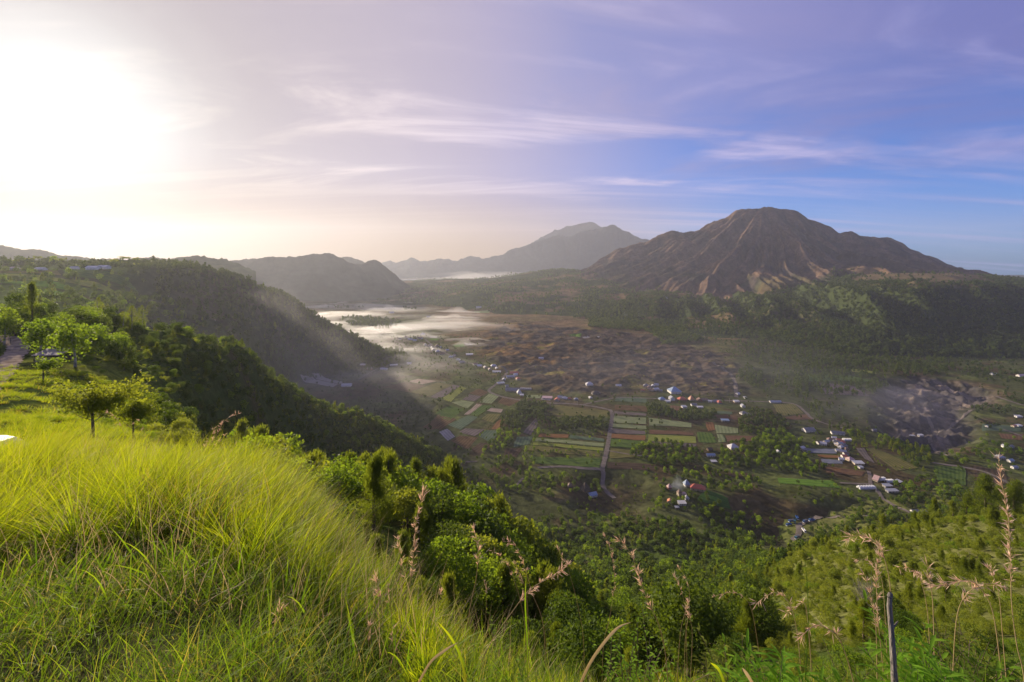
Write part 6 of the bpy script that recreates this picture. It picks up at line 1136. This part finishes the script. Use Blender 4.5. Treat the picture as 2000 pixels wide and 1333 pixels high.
ST = [
 ([(832,953),(815,1005),(808,1080),(800,1140),(782,1200)], 4.6, 'tall seeded stalk with bushy pinkish head above the centre left grass edge', (0, .75), 1.3),
 ([(776,1052),(783,1100),(778,1160),(770,1210)], 4.8, 'loose headed stalk just left of the tallest centre left stalk', (0, .5), 1.0),
 ([(926,1033),(934,1075),(930,1130),(916,1205)], 4.4, 'upright stalk with dense pinkish tip left of centre', (0, .45), 1.3),
 ([(982,1058),(1005,1065),(1022,1100),(1040,1160),(1062,1230)], 4.2, 'arching stalk whose head nods left near centre', (0, .45), .9),
 ([(963,1076),(985,1095),(1003,1130),(1020,1190),(1028,1260)], 4.3, 'thin stalk with small spikes left of the arching centre stalk', (0, .35), .8),
 ([(1005,1100),(1018,1130),(1030,1180)], 4.4, 'short drooping spike between the arching centre stalks', (0, .6), .8),
 ([(1110,1102),(1075,1128),(1035,1152),(1003,1192),(955,1262),(925,1338)], 3.2, 'long straw stalk leaning right with a dense head across the centre', (0, .42), 1.3),
 ([(1088,1072),(1104,1098),(1118,1140),(1132,1200),(1140,1260)], 3.8, 'thin hooked stalk right of the long leaning stalk', (0, .25), .7),
 ([(1182,1047),(1195,1085),(1200,1140),(1190,1210),(1178,1270)], 3.7, 'slender curved stalk with sparse beads right of centre', (0, .55), .7),
 ([(1208,1052),(1232,1082),(1246,1120),(1264,1172),(1288,1225),(1302,1300)], 3.2, 'stout curved stalk with four tufts leaning left right of centre', (0, .62), 1.25),
 ([(1328,1112),(1344,1140),(1346,1190),(1338,1260)], 3.6, 'hooked thin stalk left of the lower lit slope', (0, .3), .8),
 ([(1318,1130),(1334,1165),(1340,1230),(1342,1320)], 3.5, 'second thin stalk left of the hooked one', (0, .2), .8),
 ([(1950,896),(1958,950),(1970,1020),(1974,1100),(1976,1180),(1986,1260),(2000,1325)], 2.9, 'tallest golden stalk with spaced pink tufts near the right frame edge', (0, .58), 1.3),
 ([(1728,1072),(1714,1100),(1712,1150),(1716,1220),(1728,1338)], 3.1, 'straw stalk with pink tufts left of the dead stick', (0, .62), 1.2),
 ([(1688,1122),(1697,1150),(1706,1190),(1712,1250)], 3.1, 'short pink headed stalk left of the straw stalk by the stick', (0, .6), 1.1),
 ([(1652,1054),(1672,1046),(1694,1050),(1716,1066),(1730,1100),(1740,1160),(1752,1338)], 3.4, 'arching stalk with a thick pink head bent left above the dead stick', (0, .3), 1.5),
 ([(1812,1108),(1814,1130),(1822,1180),(1826,1338)], 3.2, 'upright stalk with one flared pink tuft right of the dead stick', (0, .16), 1.5),
 ([(1825,1146),(1855,1142),(1888,1134),(1915,1150),(1940,1200),(1958,1338)], 3.3, 'stalk arching left with a feathery horizontal head on the right slope', (0, .42), 1.4),
 ([(1965,1150),(1940,1140),(1900,1150),(1870,1200),(1860,1338)], 3.6, 'stalk with horizontal head pointing right on the right slope', (0, .4), 1.3),
 ([(1672,1092),(1690,1094),(1708,1104),(1725,1150),(1735,1338)], 3.7, 'small nodding stalk above left of the dead stick', (0, .22), .9),
 ([(1755,1108),(1775,1110),(1795,1125),(1812,1200),(1818,1338)], 3.5, 'pale nodding stalk between the stick and the flared tuft', (0, .28), 1.1),
 ([(1930,1108),(1942,1130),(1952,1170),(1958,1240),(1966,1338)], 3.4, 'bare forked straw stalk left of the tallest golden stalk', (0, .12), 1.2),
 ([(1476,1182),(1494,1166),(1516,1158),(1538,1172),(1556,1230),(1566,1338)], 3.2, 'stalk bent left with a pink feathery head over the dark bush', (0, .38), 1.2),
 ([(1395,1166),(1420,1158),(1448,1164),(1470,1200),(1490,1338)], 3.6, 'faint arching stalk over the lower lit slope', (0, .3), .8),
 ([(1534,1200),(1556,1186),(1572,1180),(1580,1240),(1586,1338)], 3.0, 'short pink tuft leaning left below the bent stalk', (0, .25), 1.2),
 ([(1562,1248),(1590,1222),(1615,1228),(1640,1250),(1668,1338)], 2.8, 'broad pink head bent left over the bright reeds', (0, .5), 1.4),
 ([(1572,1095),(1577,1150),(1578,1230),(1572,1338)], 2.8, 'straight green flowering stem rising through the reeds', None, 1.3),
 ([(1345,1180),(1330,1230),(1322,1338)], 3.0, 'plain straw stem at the left of the lower lit slope', (0, .1), .9),
 ([(1345,1198),(1352,1240),(1348,1338)], 3.1, 'plain stem with a small tuft beside the straw stem', (0, .1), .9),
 ([(466,809),(441,820),(424,848),(398,888),(385,915)], 10.5, 'longest brown stalk arching right over the grass mound crest', (0, .7), .8),
 ([(440,850),(425,868),(405,895),(392,925)], 10.8, 'brown stalk under the longest arching one on the mound crest', (0, .7), .8),
 ([(420,835),(408,862),(392,890),(380,920)], 11, 'brown stalk left of the longest arching one', (0, .7), .7),
 ([(460,866),(452,885),(440,905),(432,935)], 10.4, 'brown stalk right of the longest arching one', (0, .7), .7),
 ([(474,868),(466,885),(457,905),(450,940)], 10.2, 'rightmost brown stalk of the tuft on the mound crest', (0, .7), .7),
 ([(205,806),(222,812),(240,838),(248,870)], 24, 'reddish plume left of the leaning trunk behind the mound', (0, .6), .5),
 ([(258,828),(272,822),(282,842),(286,872)], 22, 'reddish plume right of the leaning trunk behind the mound', (0, .6), .5),
 ([(345,1158),(362,1185),(382,1215),(402,1245),(428,1300)], 4.0, 'pale seeded stalk drooping left in the dark gap of the grass', (0, .75), 1.3),
 ([(352,1212),(372,1222),(392,1240),(410,1290)], 3.8, 'pale seeded stalk below the drooping one in the dark gap', (0, .6), 1.1),
 ([(548,1182),(540,1215),(528,1260),(512,1338)], 3.5, 'feathery silver plume standing low in the centre left grass', (0, .7), 1.8),
 ([(520,1160),(524,1190),(522,1240)], 4.2, 'small beaded spike behind the silver plume', (0, .5), 1.0),
 ([(492,1130),(500,1165),(505,1220)], 4.4, 'thin beaded spike left of the silver plume', (0, .5), 1.0),
 ([(735,1125),(738,1150),(745,1190)], 4.6, 'short bushy seeded stalk at the right end of the mound', (0, .8), 1.2),
 ([(758,1140),(760,1165),(764,1200)], 4.5, 'bushy seeded stalk right of the short one at the mound end', (0, .7), 1.1),
 ([(722,1222),(720,1260),(715,1320)], 3.4, 'low seeded stalk at the bottom under the mound end', (0, .4), 1.2),
 ([(765,1225),(768,1262),(772,1320)], 3.4, 'low seeded stalk right of the bottom one under the mound end', (0, .4), 1.2),
 ([(640,1195),(644,1230),(640,1290)], 3.8, 'low dull stalk between the silver plume and the mound end', (0, .5), 1.0),
 ([(862,1150),(850,1180),(828,1250),(800,1330)], 3.6, 'thin bare stem leaning right beneath the upright stalk', (0, .08), .8),
 ([(948,1135),(950,1180),(945,1260)], 3.9, 'slim stem with a forked top left of the long leaning stalk', (0, .2), .7),
]
for pts, Y, lab, hd, ft in ST: stalk(pts, Y, lab, hd, hd is None, ft)
# broad arching blades that cross the bottom of the frame
def big_blade(pts, Y, wid, mat, label, tint=.4):
    W_ = [P(u, v, Y) for u, v in pts]; c = []
    for i in range(len(W_) - 1):
        p0, p1, p2, p3 = W_[max(i - 1, 0)], W_[i], W_[i + 1], W_[min(i + 2, len(W_) - 1)]
        for k in range(7): t = k / 7; c.append(.5 * ((2 * p1) + (p2 - p0) * t + (2 * p0 - 5 * p1 + 4 * p2 - p3) * t * t + (3 * p1 - p0 - 3 * p2 + p3) * t ** 3))
    c.append(W_[-1]); C_ = np.array(c); b0 = C_[-1].copy(); wid *= .7; n = len(C_); s = np.linspace(0, 1, n); w_ = wid * np.minimum(1, s * 3 + .05); T_ = np.gradient(C_, axis=0); sd_ = np.cross(T_, [0, -1, .35]); sd_ /= np.linalg.norm(sd_, axis=1, keepdims=True)
    V_ = np.stack([C_ - sd_ * w_[:, None], C_ + [0, .25 * wid, -.3 * wid], C_ + sd_ * w_[:, None]], 1).reshape(-1, 3) - b0; Fs = [(3 * i + j, 3 * i + j + 1, 3 * i + j + 4, 3 * i + j + 3) for i in range(n - 1) for j in (0, 1)]
    link('arching_grass', mesh_np('arching_grass', V_, Fs, mat, {'tip': np.repeat(1 - s, 3), 'tint': np.full(len(V_), tint)}), None, tuple(b0), label=label, category='grass blade', group='broad arching grass leaves at the bottom')
for a in (([(1232,1216),(1205,1228),(1175,1262),(1150,1300),(1130,1345)], 2.5, .011, M_STRAW, 'pale dry blade arching up to the right at bottom centre'), ([(855,1215),(880,1245),(900,1285),(912,1345)], 2.6, .009, M_GRASS, 'yellow green broad blade leaning left at bottom centre'),
          ([(895,1255),(870,1270),(840,1295),(812,1345)], 2.5, .009, M_STRAW, 'straw blade curving right below the yellow green one'), ([(1028,1120),(1026,1180),(1030,1260),(1030,1345)], 2.7, .006, M_TURF, 'single upright bright green blade in the centre'),
          ([(372,1286),(410,1290),(455,1298),(498,1312)], 2.9, .008, M_GRASS, 'golden blade lying across the turf at bottom left'), ([(1388,1295),(1405,1310),(1418,1345)], 2.4, .010, M_GRASS, 'amber blade at the bottom left of the reeds'), ([(1450,1305),(1462,1322),(1475,1345)], 2.4, .012, M_STRAW, 'pale folded blade at the bottom beside the reeds')): big_blade(*a)
# ---- leafy plants
def leafy(u, Y, n_st, H, spread_, leafL, leafW, mat, label, seed, name='leafy_plant'):
    x = (u - 1000) / F * Y; z = zg1(x, Y); t = thing(name, label, 'plant', (x, Y, z)); rng = np.random.default_rng(seed); Vs, Fs = [], []; LV, LF, TP, TN = [], [], [], []; off = 0
    for j in range(n_st):
        a = rng.random() * 6.28; l_ = spread_ * rng.random(); h = H * (.6 + .45 * rng.random()); bx, by = rng.normal() * spread_ * .35, rng.normal() * spread_ * .3
        q = [np.array([bx + math.cos(a) * l_ * s ** 1.6, by + math.sin(a) * l_ * s ** 1.6, h * s - .05]) for s in np.linspace(0, 1, 7)]; tube(Vs, Fs, q, np.linspace(.004, .0015, 7) * (Y / 3), 4)
        for k in range(15):
            s = .25 + .75 * k / 14; i = min(int(s * 6), 5); p = q[i] * (1 - (s * 6 - i)) + q[i + 1] * (s * 6 - i); b = rng.random() * 6.28; d = np.array([math.cos(b), math.sin(b), .55]); d /= np.linalg.norm(d); L_ = leafL * (.6 + .6 * rng.random()) * (1.1 - .3 * s); sd_ = np.cross(d, [0, 0, 1]); sd_ /= np.linalg.norm(sd_)
            for m_, (f, wf, dr) in enumerate(((0, .15, 0), (.3, 1, .0), (.65, .75, -.08), (1, .04, -.30))): c = p + d * L_ * f + np.array([0, 0, dr * L_]); LV += [c - sd_ * leafW * wf, c + np.array([0, 0, -leafW * wf * .3]), c + sd_ * leafW * wf]
            for m_ in range(3): o = off + m_ * 3; LF += [(o, o + 1, o + 4, o + 3), (o + 1, o + 2, o + 5, o + 4)]
            off += 12; TN += [rng.random()] * 12
    link('stem', mesh_np('stem', np.concatenate(Vs), Fs, M_BARK), t); link('leaves', mesh_np('leaves', LV, LF, mat, {'tint': TN}), t)
leafy(1545, 3.1, 16, .62, .34, .20, .011, ML['bamboo'], 'bright green reed-like clump left of the dead stick', 1); leafy(1490, 3.3, 7, .5, .22, .16, .010, ML['bamboo'], 'smaller bright reed clump at the left of the larger one', 2)
leafy(1815, 3.0, 24, .55, .40, .19, .012, ML['bamboo'], 'large bright green clump of long leaves right of the dead stick', 3); leafy(1765, 2.9, 8, .45, .2, .17, .011, ML['bamboo'], 'low bright clump at the foot of the dead stick', 4)
leafy(1255, 3.4, 34, .60, .40, .065, .008, ML['bamboo'], 'fine leaved bright green herb patch at bottom centre right', 5); leafy(1060, 3.2, 12, .32, .25, .05, .008, ML['bamboo'], 'small leafy herb by the pale dry blade', 6); leafy(640, 8.6, 10, .5, .3, .08, .014, ML['lit'], 'low leafy herb at the mound end', 7)
leafy(1380, 4.2, 16, .5, .35, .09, .012, ML['lit'], 'low leafy weed between the seeded stalks right of bottom centre', 11); leafy(1660, 3.6, 16, .45, .3, .08, .012, ML['lit'], 'small leaved weed in front of the leafless tree', 12); leafy(1920, 3.6, 22, .5, .4, .10, .014, ML['lit'], 'leafy weed at the bottom right corner', 13); leafy(1450, 5.2, 22, .8, .5, .12, .016, ML['olive'], 'olive leafy bush behind the bright reeds', 14, 'leafy_bush'); leafy(1880, 5.6, 26, .8, .6, .12, .016, ML['olive'], 'olive leafy bush behind the bright clump at right', 15, 'leafy_bush'); leafy(940, 4.4, 18, .5, .4, .09, .012, ML['lit'], 'leafy weed under the long leaning stalk', 16)
leafy(310, 19, 30, 1.7, .9, .22, .035, ML['lit'], 'bright upright leafy bush behind the mound crest', 8, 'leafy_bush')
def stick():
    pts = [P(1738, 1168, 2.7), P(1737, 1185, 2.7), P(1741, 1230, 2.7), P(1744, 1275, 2.68), P(1748, 1345, 2.66)]; e = pts[-1]; g = Vector((e.x, e.y, zg1(e.x, e.y) - .05)); pts.append(g); b0 = np.array([g.x, g.y, g.z + .05])
    t = thing('dead_stick', 'lichen covered dead grey stick standing upright at lower right', 'stick', tuple(b0)); C_ = [np.array(p) - b0 for p in pts]; Vs, Fs = [], []; tube(Vs, Fs, C_, [.011, .013, .0135, .015, .017, .02], 9)
    link('stick', mesh_np('stick', np.concatenate(Vs), Fs, M_DEAD), t); Vs, Fs = [], []; tube(Vs, Fs, [C_[0] + [0, 0, .005], C_[0] + [.004, 0, .025], C_[0] + [.0, 0, .035]], [.014, .012, .004], 8); link('knob', mesh_np('knob', np.concatenate(Vs), Fs, M_DEAD), t)
    Vs, Fs = [], []; tube(Vs, Fs, [C_[2], C_[2] + [.04, 0, .05]], [.007, .003], 6); link('twig', mesh_np('twig', np.concatenate(Vs), Fs, M_DEAD), t)
stick()
# ---------------------------------------------------------------- ground mist
def vol_mat(name, color, density, aniso):
    m, n, l = mat_new(name); n.remove(n['Principled BSDF']); v = n.new('ShaderNodeVolumePrincipled'); v.inputs['Color'].default_value = (*color, 1)
    v.inputs['Density'].default_value = density; v.inputs['Anisotropy'].default_value = aniso; l.new(v.outputs[0], n['Material Output'].inputs['Volume'])
    return m
def mist(u, v, rx, ry, h, dens, seed, rot=0.0, name='mist', base=0.0, color=(.97, .96, .97), g=.5):
    """low lens of fog: thin at its ragged rim, thicker inside"""
    cx, cy = UV(u, v); nr, na = 16, 72; t = np.linspace(0, 1, nr)[1:]; a = np.linspace(0, 2 * math.pi, na, endpoint=False); T_, A2 = np.meshgrid(t, a, indexing='ij'); T_, A2 = T_.ravel(), A2.ravel()
    w_ = 1 + .38 * fbm(np.cos(A2) * 1.3 + seed, np.sin(A2) * 1.3, 1.0, 4, seed); X, Y = np.cos(A2) * T_ * rx * w_, np.sin(A2) * T_ * ry * w_; c, s = math.cos(rot), math.sin(rot); Xr, Yr = X * c - Y * s, X * s + Y * c
    zt = h * (1 - T_ ** 2) ** 2.6 * (.15 + .85 * sstep(-.45, .45, fbm(Xr + seed * 91, Yr * 2.2, rx * .45, 4, seed + 3))); gz = base
    top = np.stack([cx + Xr, cy + Yr, gz + 1.0 + zt], 1); bot = np.stack([cx + Xr, cy + Yr, np.full(len(Xr), gz - 3.0)], 1); n = len(top); V_ = np.concatenate([top, bot, [[cx, cy, gz + 1 + h * .7], [cx, cy, gz - 3.0]]]); Fs = []
    i = np.arange(n).reshape(nr - 1, na); j = np.roll(i, -1, 1); q = np.stack([i[:-1], i[1:], j[1:], j[:-1]], -1).reshape(-1, 4); Fs = [tuple(f) for f in q] + [tuple(f[::-1] + n) for f in q] + [(i[-1, k], i[-1, k] + n, j[-1, k] + n, j[-1, k]) for k in range(na)]
    Fs += [(2 * n, i[0, k], j[0, k]) for k in range(na)] + [(2 * n + 1, j[0, k] + n, i[0, k] + n) for k in range(na)]
    me = bpy.data.meshes.new(name); me.from_pydata(V_.tolist(), [], [tuple(int(x) for x in f) for f in Fs]); me.materials.append(vol_mat(name + ' air', color, dens, g)); link(name, me, kind='stuff')
for a in [(700, 601, 480, 280, 26, .0030, 1), (655, 618, 300, 240, 26, .0034, 2), (640, 640, 220, 230, 26, .0034, 3), (850, 632, 300, 170, 22, .0030, 4, .2), (800, 645, 330, 190, 26, .0026, 5), (735, 668, 160, 220, 30, .0032, 6, .3),
          (760, 655, 300, 280, 34, .0022, 13), (905, 640, 420, 210, 28, .0014, 7), (770, 695, 230, 220, 34, .0020, 8), (620, 577, 420, 350, 40, .0020, 9), (700, 583, 500, 300, 30, .0022, 10), (790, 606, 360, 150, 20, .0030, 11), (870, 618, 380, 130, 22, .0014, 14), (820, 715, 220, 180, 36, .0009, 15)]: mist(*a)
wr = random.Random(8)
for i in range(26):
    u_, v_ = wr.uniform(600, 930), wr.uniform(592, 690)
    if v_ > 610 and u_ < 600 + (v_ - 610) * 1.5: u_ += 120
    k_ = 3000 / (v_ - 508) / 9; mist(u_, v_, wr.uniform(60, 150) * (.5 + k_ * .25), wr.uniform(25, 60), wr.uniform(14, 38), wr.uniform(.003, .008), 40 + i, wr.uniform(-.3, .3))
mist(1400, 770, 800, 420, 150, .00012, 91, 0, color=(.85, .90, 1.0), g=.3)  # wide thin lens added to lighten the valley and lift its shadows
mist(930, 545, 2200, 1200, 150, .00045, 20, 0, base=-12); mist(1000, 541, 1500, 700, 110, .0006, 21, 0, base=-12)
mist(660, 742, 360, 290, 80, .0010, 22, .2); mist(1690, 800, 300, 180, 70, .0005, 23, .2, color=(.80, .80, .95), g=.2); 
mist(560, 800, 430, 330, 270, .00040, 26, -.5); mist(1322, 952, 13, 10, 22, .022, 25, 0, name='smoke', color=(.75, .80, .92), g=.2)
# ---------------------------------------------------------------- air
def box_mesh(name, a, b, mat):
    (x0, y0, z0), (x1, y1, z1) = a, b
    V = [(x, y, z) for x in (x0, x1) for y in (y0, y1) for z in (z0, z1)]
    return mesh_np(name, V, [(0, 1, 3, 2), (4, 6, 7, 5), (0, 4, 5, 1), (2, 3, 7, 6), (0, 2, 6, 4), (1, 5, 7, 3)], mat, smooth=False)
m_haze = vol_mat('haze air', (.84, .88, 1.0), 4.2e-5, .42)
link('haze', box_mesh('haze', (-10500, -500, -560), (10500, 10500, 1060), m_haze), kind='stuff')
